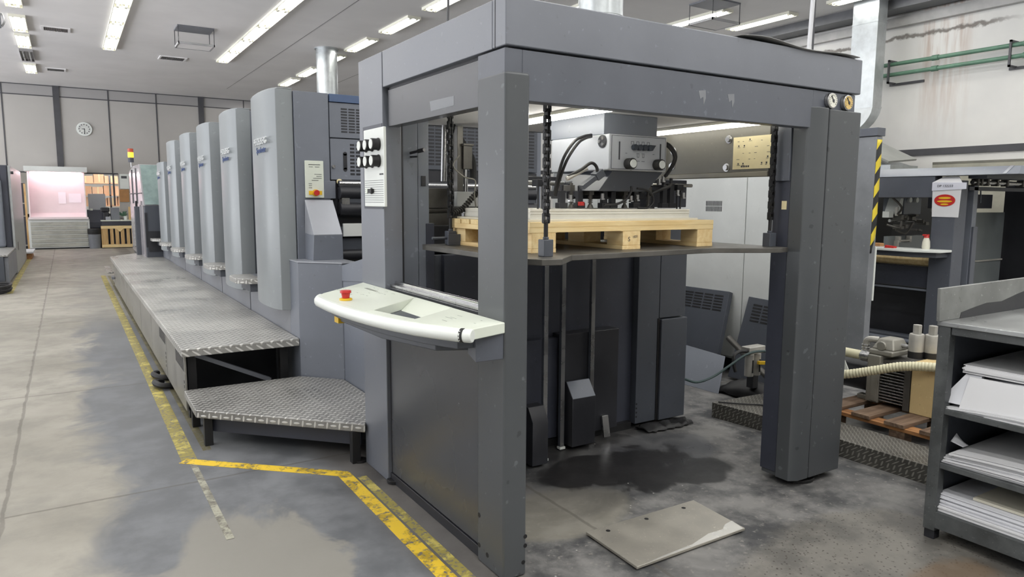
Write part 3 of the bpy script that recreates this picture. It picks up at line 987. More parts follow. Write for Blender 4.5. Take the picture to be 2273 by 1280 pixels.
MB().box(1.80, 3.6, yy - .06, yy - .03, 1.16, 1.25).build('cross_guard', M['unitdk'], u1, .003)
b = MB(); b.box(1.80, 1.86, yy - .09, yy - .02, 1.47, 1.56); b.cyl((1.845, yy - .1, 1.465), (1.845, yy - .02, 1.465), .014, 12)
b.build('roller_lock', M['steel'], u1)

# corner cabinet beside the step
t = thing('corner_cabinet', 'Plain grey corner cabinet standing between the walkway and the feeder', 'cabinet', (1.5, 5.2, 0))
MB().prism([(1.413, 5.215), (1.656, 4.945), (1.775, 4.955), (1.775, 5.46), (1.413, 5.46)], 0, 1.09).build('body', M['unit'], t, .005)
b = MB(); b.prism([(1.409, 5.21), (1.654, 4.94), (1.78, 4.95), (1.78, 5.47), (1.409, 5.47)], 1.09, 1.098)
b.build('lid', M['slope'], t, .002)

# ------------------------------------------------------------------ walkway and step
t = thing('raised_walkway', 'Long raised walkway of tread plate along the printing units', 'walkway', (1.0, 5.22, 0))
for y0, y1, m in ((5.22, 6.885, M['treadwalk']), (6.89, 10.0, M['treadwalk']), (10.005, 14.25, M['treadwalk'])):
    MB().box(.611, 1.411, y0, y1, .47, .525).build('deck', m, t, .006)
b = MB(); b.prism([(.611, 14.255), (1.411, 14.255), (1.411, 14.9), (1.05, 15.0), (.611, 14.4)], .47, .525)
b.build('deck', M['treadwalk'], t, .006)
fac = pm('stained_fascia', (136, 134, 128), 0.38, metal=0.2, var=0.16, scale=3, speck=0.4)
fy = [5.27, 6.36, 7.55, 8.72, 9.9, 11.05, 12.1, 13.0, 13.75]
for i in range(len(fy) - 1):
    p = MB().box(.632, .645, fy[i] + .012, fy[i + 1] - .012, .075, .462).build('fascia_panel', fac, t, .003)
    if i < 2:
        q = MB()
        for k in range(9):
            z0 = .35 + k * .011
            q.box(.6305, .633, fy[i] + .05, fy[i] + .48, z0, z0 + .006)
        for k in range(4):
            q.box(.6305, .633, fy[i] + .05, fy[i] + .068, .16 + k * .035, .18 + k * .035)
        q.build('vent_slots', M['black'], p)
for y in (5.36, 6.5, 7.7, 8.9, 10.1, 11.4, 12.6, 14.1):
    MB().box(.66, .72, y, y + .06, .0, .47).build('leg', M['black'], t, .003)
    MB().box(1.3, 1.36, y, y + .06, .0, .47).build('leg', M['black'], t, .003)
MB().box(.655, .675, 5.3, 14.1, .04, .07).build('lower_rail', M['black'], t)
MB().box(.70, 1.40, 5.9, 5.92, .03, .46).build('inner_bulkhead', M['darker'], t)
b = MB(); b.M = frame((.72, 5.33, .47), (.55, .1, -.28), (0, 1, 0)); b.box(0, .6, 0, .04, -.03, 0)
b.build('brace', M['base'], t)
s = MB(); s.box(.54, .625, 13.78, 15.1, .275, .30); st = s.build('side_flap', M['tread'], t, .004)
MB().box(.585, .625, 13.5, 13.75, .20, .24).build('side_rail', M['base'], t)

t = thing('corner_step', 'Low angled step of tread plate in front of the raised walkway', 'step', (1.0, 4.6, 0))
poly = [(.612, 5.205), (.608, 4.67), (1.408, 3.855), (1.43, 3.905), (1.652, 3.905), (1.652, 4.94), (1.405, 5.205)]
MB().prism(poly, .195, .245).build('deck', M['tread'], t, .006)
for x, y in ((.68, 4.70), (1.37, 3.93), (.67, 5.14), (1.58, 4.9)):
    MB().box(x - .025, x + .025, y - .025, y + .025, 0, .195).build('leg', M['black'], t, .003)
b = MB(); b.prism([(.70, 4.71), (1.42, 3.97), (1.435, 3.985), (.715, 4.725)], .085, .195)
b.build('skirt', M['dark'], t)
for x, y, z in ((1.395, 3.905, 0), (.67, 4.685, 0)):
    pass
b = MB(); b.cyl((1.40, 3.93, 0), (1.40, 3.93, .015), .04, 14)
b.build('foot_pad', M['black'], t)
# coil of black hose ends poking out under the walkway
b = MB(); b.tube([(.60, 6.85, .02), (.56, 6.75, .035), (.60, 6.62, .03), (.70, 6.6, .02)], .024, 8); b.tube([(.60, 6.5, .02), (.54, 6.42, .04), (.58, 6.28, .035), (.72, 6.3, .02)], .026, 8)
tag(b.build('black_hose', M['black'], None), 'Short black hose loops on the floor under the walkway panels', 'hose')

# ------------------------------------------------------------------ delivery at the far end
t = thing('delivery_unit', 'Far delivery unit with glossy side panels and a sloping green glass hood', 'delivery unit', (2.4, 15, 0))
MB().box(1.16, 3.6, 13.85, 16.6, 0.0, 1.42).build('body', M['unitdk'], t, .006)
MB().box(1.13, 1.16, 14.0, 16.6, .50, 1.43).build('side_panel', M['glossgrey'], t, .004)
b = MB(); b.prism_x([(13.86, 1.42), (16.6, 1.42), (16.6, 2.08), (15.6, 2.16), (14.35, 2.15)], 1.14, 3.6)
b.build('hood', M['glossgrey'], t, .006)
b = MB(); b.hexa([(1.165, 13.835, 1.44), (3.5, 13.835, 1.44), (3.5, 13.86, 1.44), (1.165, 13.86, 1.44), (1.165, 14.32, 2.14), (3.5, 14.32, 2.14), (3.5, 14.345, 2.14), (1.165, 14.345, 2.14)])
b.build('sloping_glass', M['glassgreen'], t)
b = MB()
for k in range(2):
    b.box(1.125, 1.14, 14.95 + k * .9, 14.965 + k * .9, 1.45, 2.1)
b.box(1.118, 1.14, 13.95, 16.5, 1.63, 1.645)
b.build('panel_joint', M['mull'], t)
MB().box(1.06, 1.13, 14.55, 14.75, .50, 1.40).build('post', M['unitdk'], t, .004)
MB().cyl((1.095, 14.65, 1.40), (1.095, 14.65, 1.50), .02, 10).build('post_knob', M['black'], t)
MB().box(1.155, 1.19, 13.84, 13.85, .7, 1.3).build('door_edge', M['darker'], t)
b = MB(); b.box(1.19, 1.40, 13.835, 13.85, .62, .98)
b.build('door_recess', M['darker'], t)
st = MB().cyl((1.13, 15.75, 2.14), (1.13, 15.75, 2.24), .012, 10).build('signal_lamp', M['steel'], t)
MB().cyl((1.13, 15.75, 2.24), (1.13, 15.75, 2.33), .05, 16).build('lamp_base', M['dark'], st)
MB().cyl((1.13, 15.75, 2.33), (1.13, 15.75, 2.43), .05, 16).build('amber_lens', M['stacky'], st)
MB().cyl((1.13, 15.75, 2.43), (1.13, 15.75, 2.50), .05, 16).build('red_lens', M['stackr'], st)

# ------------------------------------------------------------------ sheet feeder
X0, Yf, X1, Yb = 1.425, 2.33, 3.67, 3.9
fd = thing('sheet_feeder', 'Large grey portal-shaped sheet feeder standing at the end of the press', 'sheet feeder', (X0, Yf, 0))
P = lambda mb, n, m, bev=.004, par=None, seg=2: mb.build(n, M[m] if isinstance(m, str) else m, par or fd, bev, seg)
# canopy: two beams and a roof
P(MB().box(X0, X1, Yf, Yf + .10, 2.125, 2.306), 'front_fascia', 'paint', .006)
P(MB().box(X0, X0 + .06, Yf + .10, 3.545, 2.125, 2.306), 'side_fascia', 'paint', .004)
P(MB().box(X0 + .06, X1, Yf + .10, Yb, 2.25, 2.30), 'roof_panel', 'paint2', .003)
P(MB().box(X1 - .06, X1, Yf + .10, Yb, 2.125, 2.25), 'side_fascia', 'paint', .004)
b = MB(); b.box(X0 - .0012, X0 + .001, Yf + .075, Yf + .080, 2.126, 2.305)
P(b, 'fascia_joint', 'darker', 0)
P(MB().box(X0 + .022, X0 + .08, Yf + .13, 3.53, 1.925, 2.112), 'side_beam', 'panel', .004)
P(MB().box(X0 + .002, X0 + .08, Yf + .008, Yf + .215, 1.98, 2.118), 'corner_block', 'paint2', .003)
P(MB().box(X0 + .08, 3.275, Yf + .008, Yf + .07, 1.928, 2.118), 'front_beam', 'paint2', .004)
P(MB().box(3.278, X1 - .03, Yf + .012, Yf + .07, 2.02, 2.12), 'gauge_plate', 'paint2', .003)
P(MB().box(X0 + .03, X1 - .03, Yf + .03, 3.53, 2.112, 2.128), 'shadow_gap', 'darker', 0)
# underside panel with its two lamps
P(MB().box(X0 + .08, 3.27, Yf + .075, Yb + .02, 1.992, 2.004), 'underside_panel', 'ceil', .001)
P(MB().box(X0 + .05, 3.27, Yb, Yb + .03, 1.99, 2.25), 'rear_fascia', 'dark', .003)
M['tubefeed2'] = emit('feeder_lamp_tube_dim', (1.0, 0.97, 0.9), 9.0)
for x, y0, y1 in ((2.14, 2.46, 3.5), (3.16, 2.46, 3.5)):
    L = P(MB().box(x - .04, x + .04, y0 - .05, y1 + .05, 1.978, 1.992), 'lamp_tray', 'reflector', .002)
    MB().cyl((x, y0, 1.966), (x, y1, 1.966), .012, 10).build('lamp_tube', M['tubefeed' if x < 2.5 else 'tubefeed2'], L)
b = MB(); b.prism_x([(2.79, 1.955), (2.79, 1.995), (3.03, 1.998), (3.02, 1.953)], X0 + .0212, X0 + .0222)
b.build('label_residue', pm('glue_residue', (124, 127, 132), .5), fd)
for x in (2.45, 2.64):
    b = MB(); b.prism_y([(x, 2.045), (x + .045, 2.05), (x + .048, 2.015), (x + .035, 1.985), (x + .03, 2.02), (x + .012, 2.01)], Yf + .0072, Yf + .008)
    b.build('label_residue', bpy.data.materials['glue_residue'], fd)
# gauges
for x, m, nm in ((3.412, 'dialwhite', 'pressure_gauge'), (3.548, 'dialyellow', 'pressure_gauge')):
    z = 2.073
    g = P(MB().cyl((x, Yf + .012, z), (x, Yf - .012, z), .041, 28), nm, 'steel', .004)
    MB().cyl((x, Yf - .011, z), (x, Yf - .014, z), .034, 28).build('dial', M[m], g)
    b = MB(); b.M = frame((x, Yf - .0155, z), (.6, 0, -.8), (.8, 0, .6)); b.box(-.03, .012, -.003, .003, -.001, .001); b.cyl((0, 0, -.001), (0, 0, .002), .007, 10)
    b.build('needle', M['ink'], g)
    b = MB()
    for i in range(13):
        a = radians(-130 + i * 260 / 12)
        b.M = frame((x + .027 * sin(a), Yf - .0145, z + .027 * cos(a)), (cos(a), 0, -sin(a)), (sin(a), 0, cos(a))); b.box(-.001, .001, -.004, .004, -.0008, .0008)
    b.build('scale_marks', M['ink'], g)
# front corner column
P(MB().box(X0, X0 + .112, Yf, Yf + .218, .0, 2.033), 'corner_column', 'column', .012, None, 3)
b = MB()
for y, z, x in ((Yf + .20, .21, 0), (Yf + .13, .06, 0), (Yf + .2, .075, 0)):
    b.cyl((X0 - .001, y, z), (X0 + .002, y, z), .011, 12)
for x, z in ((X0 + .097, .06), (X0 + .106, .13), (X0 + .106, .17)):
    b.cyl((x, Yf - .001, z), (x, Yf + .002, z), .009, 12)
P(b, 'bolt_hole', 'black', 0)
# left rear post with control panel
P(MB().box(X0, X0 + .105, 3.555, Yb, 0, 2.306), 'rear_post', 'paint', .005)
b = MB(); b.box(X0 + .108, X0 + .127, 3.59, Yb - .06, 0, 1.98)
P(b, 'post_gap', 'darker', 0)
P(MB().box(X0 + .022, X0 + .10, 3.535, 3.56, .02, 1.0), 'dark_joint', 'darker', 0)
b = MB(); b.box(X0 - .002, X0 + .003, 3.50 + .06, 3.84, 1.50, 1.945)
P(b, 'panel_recess', 'dark', 0)
cp = P(MB().box(X0 - .012, X0 + .004, 3.515, 3.805, 1.512, 1.925), 'control_panel', 'white', .004)
for z in (1.838, 1.752):
    for y in (3.765, 3.675, 3.585):
        k = MB(); k.cyl((X0 - .012, y, z), (X0 - .055, y, z), .030, 20); k.cyl((X0 - .011, y, z), (X0 - .018, y, z), .034, 20)
        k = k.build('rotary_knob', M['black'], cp, .003)
        q = MB(); q.cyl((X0 - .055, y, z), (X0 - .0575, y, z), .025, 20)
        q.build('knob_cap', M['white'], cp)
b = MB()
for k in range(11):
    zz = 1.535 + k * .0115
    b.box(X0 - .0128, X0 - .0115, 3.525, 3.795, zz, zz + .002)
b.build('printed_lines', M['ink'], cp)
text('HEIDELBERG', 'maker_lettering', .012, (X0 - .0125, 3.55, 1.682), (0, -1, 0), (0, 0, 1), M['ink'], cp, .0005, 0, 'CENTER', .055)
b = MB(); b.cyl((X0 - .012, 3.76, 1.596), (X0 - .018, 3.76, 1.596), .014, 16); b.build('small_button', M['cream'], cp)
b = MB(); b.box(X0 - .03, X0 - .012, 3.66, 3.715, 1.585, 1.607); b.cyl((X0 - .012, 3.69, 1.596), (X0 - .02, 3.69, 1.596), .017, 16); b.build('toggle_switch', M['black'], cp, .003)
# inner upright behind the post
P(MB().box(1.555, 1.643, 3.60, 3.90, .05, 1.98), 'inner_upright', 'unit', .004)
P(MB().box(1.646, 1.712, 3.605, 3.88, .05, 1.98), 'inner_upright', 'unit', .004)
b = MB(); b.cyl((1.60, 3.60, 1.80), (1.625, 3.54, 1.81), .007, 10); b.cyl((1.622, 3.55, 1.808), (1.64, 3.51, 1.815), .011, 10); b.cyl((1.60, 3.60, 1.78), (1.62, 3.55, 1.78), .005, 10)
P(b, 'latch_lever', 'darker', .001)
P(MB().box(1.665, 1.690, 3.60, 3.607, 1.625, 1.68), 'slot_plate', 'darker', 0)
b = MB(); b.box(1.69, 1.74, 3.60, 3.64, .9, 1.42)
P(b, 'inner_bracket', 'dark', .002)
# lower side panel, kick strip and sill
P(MB().box(X0 + .02, X0 + .045, Yf + .215, 3.54, .055, 1.085), 'side_panel', 'panel', .003)
P(MB().box(X0 + .015, X0 + .04, Yf + .215, 3.56, .0, .05), 'kick_strip', 'darker', .002)
P(MB().box(X0 + .03, X0 + .10, Yf + .22, 3.56, 1.085, 1.10), 'sill', 'steel', .003)
b = MB(); b.box(X0 + .055, X0 + .062, Yf + .22, 3.55, 1.10, 1.115); b.box(X0 + .085, X0 + .092, Yf + .22, 3.55, 1.10, 1.112)
P(b, 'sill_rail', 'chrome', .001)
# feed table side between feeder and first unit
b = MB(); b.prism_x([(3.90, 1.10), (3.90, 1.27), (5.38, 1.0), (5.38, .93), (4.2, 1.03)], 1.655, 1.675)
P(b, 'feed_table_side', 'unit', .002)
P(MB().box(1.66, 1.68, 3.90, 4.945, .02, 1.02), 'lower_side_panel', 'unit', .003)
b = MB(); b.hexa([(1.70, 3.95, 1.20), (3.5, 3.95, 1.20), (3.5, 5.3, .96), (1.70, 5.3, .96), (1.70, 3.95, 1.24), (3.5, 3.95, 1.24), (3.5, 5.3, 1.0), (1.70, 5.3, 1.0)])
P(b, 'feed_table', 'darker', .002)
# right side: chamfered column, frame beam
b = MB(); b.prism([(3.395, 2.318), (3.668, 2.318), (3.668, 2.56), (3.395, 2.56)], .035, 2.03)
P(b, 'right_column', 'column', .006)
b = MB(); b.prism([(3.300, 2.318), (3.388, 2.318), (3.388, 2.53), (3.262, 2.53), (3.262, 2.43), (3.25, 2.43), (3.25, 2.345)], .035, 2.035)
P(b, 'right_column', 'column', .006)
b = MB(); b.box(3.386, 3.397, 2.326, 2.55, .036, 2.02)
P(b, 'column_joint', 'black', 0)
P(MB().box(3.256, 3.30, 2.432, 2.535, .06, 1.66), 'column_liner', 'dark', .002)
P(MB().box(3.242, 3.31, 2.432, 2.545, 1.66, 1.99), 'corner_box', 'paint2', .003)
fb = P(MB().box(3.262, 3.32, 2.58, 3.60, 1.715, 1.972), 'frame_beam', pm('olive_cast_frame', (112, 110, 102), .42, var=.08, scale=4, speck=.2, bumpy=.1), .004)
P(MB().box(3.252, 3.32, 2.58, 3.60, 1.688, 1.716), 'frame_flange', pm('olive_flange', (136, 132, 120), .42), .004)
sg = MB().box(3.257, 3.262, 2.562, 2.826, 1.732, 1.912).build('instruction_plate', M['ivory'], fb, .001)
b = MB()
random.seed(3)
for r in range(5):
    for c in range(6):
        if random.random() < .78:
            y0 = 2.80 - c * .04 - random.random() * .008; z0 = 1.885 - r * .033
            b.box(3.2562, 3.2572, y0 - .008 - random.random() * .014, y0, z0, z0 + .0022)
            if random.random() < .5:
                b.box(3.2562, 3.2572, y0 - .012, y0 - .004, z0 + .006, z0 + .014)
for k in range(5):
    b.box(3.2562, 3.2572, 2.765 - k * .012, 2.757 - k * .012, 1.742, 1.752)
b.build('plate_print', M['ink'], sg)
for y, z in ((2.862, 1.905), (2.872, 1.745), (3.30, 1.86), (3.31, 1.77)):
    b = MB(); b.cyl((3.262, y, z), (3.245, y, z), .016, 16); b.cyl((3.262, y, z), (3.257, y, z), .024, 16)
    P(b, 'frame_bolt', 'steel', .001)
P(MB().box(3.253, 3.257, 2.448, 2.478, 1.51, 1.555), 'type_label', 'ivory', 0)
ft = MB(); ft.cyl((3.42, 2.42, 0), (3.42, 2.42, .018), .10, 24); ft.cyl((3.42, 2.42, .018), (3.42, 2.42, .04), .075, 24)
P(ft, 'levelling_foot', 'black', .003)
ft = MB(); ft.cyl((1.455, 3.53, 0), (1.455, 3.53, .02), .045, 16)
P(ft, 'levelling_foot', 'black', .002)
# back of the pile bay
P(MB().box(1.80, 3.22, 3.60, 3.64, .04, 1.24), 'bay_back_panel', 'dark', .003)
P(MB().box(1.70, 2.10, 3.635, 3.655, .04, 1.24), 'bay_back_panel', 'unitdk', .003)
P(MB().box(3.225, 3.42, 3.55, 3.9, .03, 1.45), 'bay_side_panel', 'unitdk', .004)
P(MB().box(3.424, 3.668, 3.55, 3.9, .75, 1.45), 'bay_side_panel', 'unitdk', .004)
dr = P(MB().box(3.428, 3.672, 3.53, 3.9, .03, .742), 'bay_door', 'unitdk', .004)
b = MB(); b.box(3.408, 3.428, 3.545, 3.556, .03, .75); b.build('door_gap', M['black'], dr)
b = MB()
for z in (.08, .11, .14, .17):
    b.cyl((3.235, 3.549, z), (3.235, 3.552, z), .007, 8)
P(b, 'bolt_hole', 'black', 0)
P(MB().box(2.56, 3.02, 3.50, 3.60, .06, .725), 'gear_cover', 'darker', .004)
P(MB().box(2.1, 2.56, 3.54, 3.60, .06, .70), 'gear_cover', 'dark', .004)
for x, y in ((2.544, 3.474), (2.779, 3.481), (2.335, 3.36)):
    r = P(MB().box(x - .016, x + .016, y - .012, y + .012, .025, 1.285), 'guide_rail', 'unitdk', .002)
    MB().box(x - .016, x + .012, y - .014, y - .012, .02, 1.28).build('rail_edge', M['steel'], r)
    MB().box(x - .02, x + .02, y - .02, y + .014, .008, .022).build('rail_clip', M['white'], r)
b = MB(); b.prism_x([(3.40, .03), (3.53, .03), (3.53, .43), (3.47, .43), (3.40, .335)], 2.575, 2.755)
P(b, 'limit_switch_box', 'darker', .003)
b = MB(); b.hexa([(2.577, 3.399, .337), (2.753, 3.399, .337), (2.753, 3.402, .337), (2.577, 3.402, .337), (2.577, 3.466, .43), (2.753, 3.466, .43), (2.753, 3.47, .432), (2.577, 3.47, .432)])
P(b, 'box_slope', 'unit', .001)
b = MB(); b.prism_x([(3.28, .02), (3.40, .02), (3.40, .36), (3.33, .36), (3.28, .28)], 2.20, 2.31)
P(b, 'limit_switch_box', 'darker', .003)
b = MB(); b.M = frame((2.88, 3.47, .02), (1, 0, 0), (0, .2, 1)); b.box(0, .05, 0, .14, 0, .015); b.box(.012, .038, .02, .12, -.003, .0)
P(b, 'metal_tab', 'steel', .002)
b = MB(); b.box(2.1, 3.2, 3.56, 3.60, .0, .05)
P(b, 'bay_threshold', 'black', 0)
# chains
def chain(parent, x, y, z0, z1, name='hoist_chain', r=.0095):
    b = MB(); z = z0; i = 0
    while z < z1:
        if i % 2 == 0:
            b.box(x - .014, x - .009, y - .011, y + .011, z - .004, z + .034); b.box(x + .009, x + .014, y - .011, y + .011, z - .004, z + .034)
        else:
            b.box(x - .0075, x - .003, y - .013, y + .013, z - .004, z + .034); b.box(x + .003, x + .0075, y - .013, y + .013, z - .004, z + .034)
        b.cyl((x - .016, y, z + .001), (x + .016, y, z + .001), .0085, 8)
        z += .029; i += 1
    b.cyl((x, y, z0 - .075), (x, y, z0), .0095, 10)
    return b.build(name, M['black'], parent, 0)
for x, y in ((1.735, 2.50), (3.195, 2.50), (1.745, 3.41), (3.195, 3.41)):
    c = chain(fd, x, y, 1.46, 1.995)
# pile board with chain sockets
pp = [(1.595, 2.42), (1.63, 2.372), (1.715, 2.352), (1.885, 2.512), (2.74, 2.553), (2.83, 2.548), (3.06, 2.42), (3.15, 2.395), (3.235, 2.41), (3.235, 3.50), (3.06, 3.50), (2.9, 3.42), (2.0, 3.42), (1.86, 3.50), (1.62, 3.50), (1.60, 3.45)]
pb = P(MB().prism(pp, 1.286, 1.312), 'pile_platform', 'castdk', .003)
pb['label'] = 'greasy dark pile platform'
for x, y, w in ((1.735, 2.50, .024), (3.195, 2.50, .026), (1.745, 3.41, .024), (3.195, 3.41, .026)):
    s_ = MB(); s_.box(x - w, x + w, y - .024, y + .024, 1.312, 1.385); s_.cyl((x, y, 1.385), (x, y, 1.396), .013, 12)
    s_.build('chain_socket', M['unitdk'], pb, .003)
b = MB(); b.box(1.70, 1.86, 3.35, 3.365, 1.312, 1.37); b.cyl((1.62, 3.38, 1.35), (1.72, 3.38, 1.35), .008, 8)
b.build('stop_bracket', M['unitdk'], pb, .002)

# ------------------------------------------------------------------ suction head over the pile
sh = thing('suction_head', 'Silver-white suction head with black knobs hanging over the pallet', 'suction head', (2.515, 2.85, 1.6))
H = lambda mb, n, m, bev=.002, par=None: mb.build(n, M[m] if isinstance(m, str) else m, par or sh, bev)
H(MB().box(2.335, 2.70, 2.86, 3.35, 1.885, 1.992), 'support_hood', 'unit', .004)
hs = H(MB().box(2.32, 2.715, 2.80, 3.30, 1.703, 1.884), 'housing', 'silverpanel', .008)
fp = MB().box(2.335, 2.70, 2.796, 2.801, 1.712, 1.876).build('front_plate', M['silverpanel'], hs, .001)
b = MB(); b.box(2.334, 2.701, 2.7955, 2.797, 1.711, 1.713); b.box(2.334, 2.701, 2.7955, 2.797, 1.875, 1.877); b.box(2.334, 2.336, 2.7955, 2.797, 1.711, 1.877); b.box(2.699, 2.701, 2.7955, 2.797, 1.711, 1.877)
for x in (2.385, 2.665):
    b.box(x - .004, x + .004, 2.7945, 2.797, 1.757, 1.847)
for i in range(4):
    x = 2.462 + i * .036
    b.box(x, x + .018, 2.7955, 2.797, 1.85, 1.852); b.box(x, x + .002, 2.7955, 2.797, 1.835, 1.852); b.box(x + .016, x + .018, 2.7955, 2.797, 1.835, 1.852)
for x, z, w_ in ((2.50, 1.79, .02), (2.535, 1.79, .02), (2.50, 1.752, .022), (2.535, 1.752, .022), (2.425, 1.79, .012), (2.612, 1.79, .012), (2.46, 1.706, .01)):
    b.box(x, x + w_, 2.7955, 2.797, z, z + .002)
for x in (2.505, 2.54):
    b.box(x, x + .012, 2.7955, 2.797, 1.772, 1.774); b.box(x, x + .0015, 2.7955, 2.797, 1.772, 1.788); b.box(x + .011, x + .0125, 2.7955, 2.797, 1.772, 1.788)
H(b, 'front_print', 'ink', 0, hs)
for i in range(4):
    x = 2.478 + i * .034
    k = MB(); k.cyl((x, 2.796, 1.822), (x, 2.775, 1.822), .0155, 18)
    if i == 3:
        k.prism_y([(x - .012, 1.836), (x + .034, 1.836), (x + .012, 1.808), (x - .012, 1.808)], 2.772, 2.79)
    H(k, 'selector_knob', pm('dark_slate_knob', (44, 52, 62), .4) if i == 0 else bpy.data.materials['dark_slate_knob'], .002)
for x in (2.441, 2.638):
    k = MB(); k.cyl((x, 2.796, 1.738), (x, 2.752, 1.738), .028, 24)
    kk = H(k, 'rotary_knob', 'black', .003)
    H(MB().cyl((x, 2.752, 1.738), (x, 2.748, 1.738), .021, 24), 'knob_cap', 'white', .001, kk)
k = MB(); k.cyl((2.3205, 2.848, 1.848), (2.312, 2.848, 1.848), .032, 24)
hw = H(k, 'hand_wheel_socket', 'darker', .002)
k = MB()
for a in (0, 2.1, 4.2):
    k.cyl((2.312, 2.848 + .017 * cos(a), 1.848 + .017 * sin(a)), (2.308, 2.848 + .017 * cos(a), 1.848 + .017 * sin(a)), .009, 10)
H(k, 'socket_disc', 'steel', 0, hw)
H(MB().cyl((2.3205, 3.19, 1.725), (2.318, 3.19, 1.725), .006, 10), 'small_plug', 'black', 0)
b = MB(); b.hexa([(2.31, 2.86, 1.60), (2.635, 2.86, 1.60), (2.66, 3.2, 1.60), (2.25, 3.2, 1.60), (2.365, 2.82, 1.703), (2.71, 2.82, 1.703), (2.71, 3.28, 1.703), (2.325, 3.28, 1.703)])
H(b, 'lower_funnel', 'unitdk', .003)
# cross bar with suckers
H(MB().cyl((1.95, 3.08, 1.643), (3.20, 3.08, 1.643), .010, 12), 'cross_bar', 'steel')
H(MB().box(1.86, 2.25, 3.10, 3.16, 1.63, 1.675), 'bar_bracket', 'darker', .004)
H(MB().box(2.80, 3.18, 3.10, 3.16, 1.515, 1.675), 'bar_bracket', 'dark', .004)
H(MB().box(2.25, 2.80, 3.05, 3.2, 1.56, 1.60), 'sucker_carrier', 'darker', .004)
random.seed(5)
for x, y, zt, kind in ((2.03, 2.98, 1.63, 1), (2.12, 2.92, 1.60, 0), (2.225, 2.98, 1.62, 2), (2.285, 2.99, 1.60, 0), (2.335, 2.96, 1.60, 2), (2.425, 2.96, 1.60, 0), (2.49, 2.97, 1.60, 0), (2.57, 2.96, 1.60, 2), (2.66, 2.98, 1.60, 0), (2.76, 2.98, 1.62, 2), (2.855, 2.96, 1.64, 0), (2.91, 2.96, 1.65, 0), (2.965, 2.95, 1.62, 1)):
    if kind == 1:      # forked sheet holder
        b = MB(); b.cyl((x - .013, y, 1.475), (x - .013, y, zt), .0055, 8); b.cyl((x + .013, y, 1.475), (x + .013, y, zt), .0055, 8)
        b.box(x - .028, x + .028, y - .012, y + .012, 1.463, 1.477); b.box(x - .024, x + .024, y - .012, y + .04, zt - .01, zt + .025)
        H(b, 'sheet_holder', 'darker', .002)
    elif kind == 2:    # spring sucker
        b = MB(); b.cyl((x, y, 1.53), (x, y, zt + .02), .008, 10)
        for k in range(7):
            b.cyl((x, y, 1.540 + k * .008), (x, y, 1.5445 + k * .008), .013, 12)
        b.box(x - .014, x + .014, y - .012, y + .1, zt - .02, zt + .01); b.cyl((x, y, 1.512), (x, y, 1.53), .018, 12, .011)
        H(b, 'spring_sucker', 'castdk', 0)
    else:
        b = MB(); b.box(x - .016, x + .016, y - .014, y + .014, 1.535, zt); b.box(x - .026, x + .026, y - .02, y + .02, 1.512, 1.54)
        b.cyl((x, y, zt - .02), (x, y, zt + .03), .010, 10); b.box(x - .012, x + .012, y, y + .1, zt - .03, zt)
        H(b, 'sucker_foot', 'darker', .003)
b = MB(); b.cyl((2.26, 2.94, 1.525), (2.26, 2.94, 1.545), .017, 12)
H(b, 'red_sucker_ring', 'red', 0)
for x, z in ((2.80, 1.66), (2.83, 1.675), (2.74, 1.655), (2.945, 1.60), (2.99, 1.585), (2.52, 1.625), (2.15, 1.575), (2.19, 1.565), (2.40, 1.575), (2.60, 1.565), (2.645, 1.57)):
    b = MB(); b.cyl((x, 2.94, z - .012), (x, 2.94, z + .014), .010, 10); b.cyl((x, 2.94, z - .012), (x, 2.94, z - .02), .015, 6)
    H(b, 'metal_fitting', 'steel', .001)
# hoses
for pts, r in (([(2.31, 2.93, 1.885), (2.24, 2.90, 1.872), (2.15, 2.86, 1.84), (2.08, 2.85, 1.76), (2.065, 2.88, 1.66), (2.075, 2.92, 1.58)], .0075),
               ([(2.31, 2.93, 1.877), (2.24, 2.89, 1.862), (2.17, 2.86, 1.83), (2.10, 2.85, 1.75), (2.08, 2.88, 1.66), (2.08, 2.92, 1.575)], .0075),
               ([(2.10, 2.84, 1.668), (2.16, 2.82, 1.70), (2.215, 2.81, 1.735), (2.25, 2.81, 1.72), (2.26, 2.81, 1.685)], .008),
               ([(2.715, 2.86, 1.87), (2.77, 2.84, 1.85), (2.80, 2.82, 1.80), (2.79, 2.82, 1.75), (2.745, 2.83, 1.685)], .0085),
               ([(2.715, 2.86, 1.862), (2.765, 2.84, 1.84), (2.79, 2.82, 1.79), (2.775, 2.82, 1.74), (2.735, 2.83, 1.68)], .0085),
               ([(2.33, 2.84, 1.53), (2.40, 2.82, 1.535), (2.46, 2.82, 1.56), (2.50, 2.83, 1.60), (2.51, 2.84, 1.625)], .0065),
               ([(2.54, 2.83, 1.615), (2.61, 2.81, 1.60), (2.64, 2.81, 1.55), (2.60, 2.81, 1.515), (2.54, 2.82, 1.515)], .006),
               ([(2.65, 2.85, 1.585), (2.71, 2.84, 1.61), (2.77, 2.84, 1.625), (2.80, 2.85, 1.64)], .0095)):
    H(MB().tube(pts, r, 8), 'air_hose', 'black', 0)
b = MB(); b.M = frame((2.175, 2.83, 1.615), (.72, -.1, .5), (0, 1, 0)); b.box(0, .12, -.02, .02, -.012, .012); b.box(.09, .14, -.025, .025, -.02, .02)
H(b, 'lever_arm', 'unitdk', .003)
H(MB().tube([(2.09, 2.84, 1.655), (2.15, 2.83, 1.685), (2.20, 2.82, 1.71)], .011, 8), 'pale_hose_sleeve', 'can', 0)

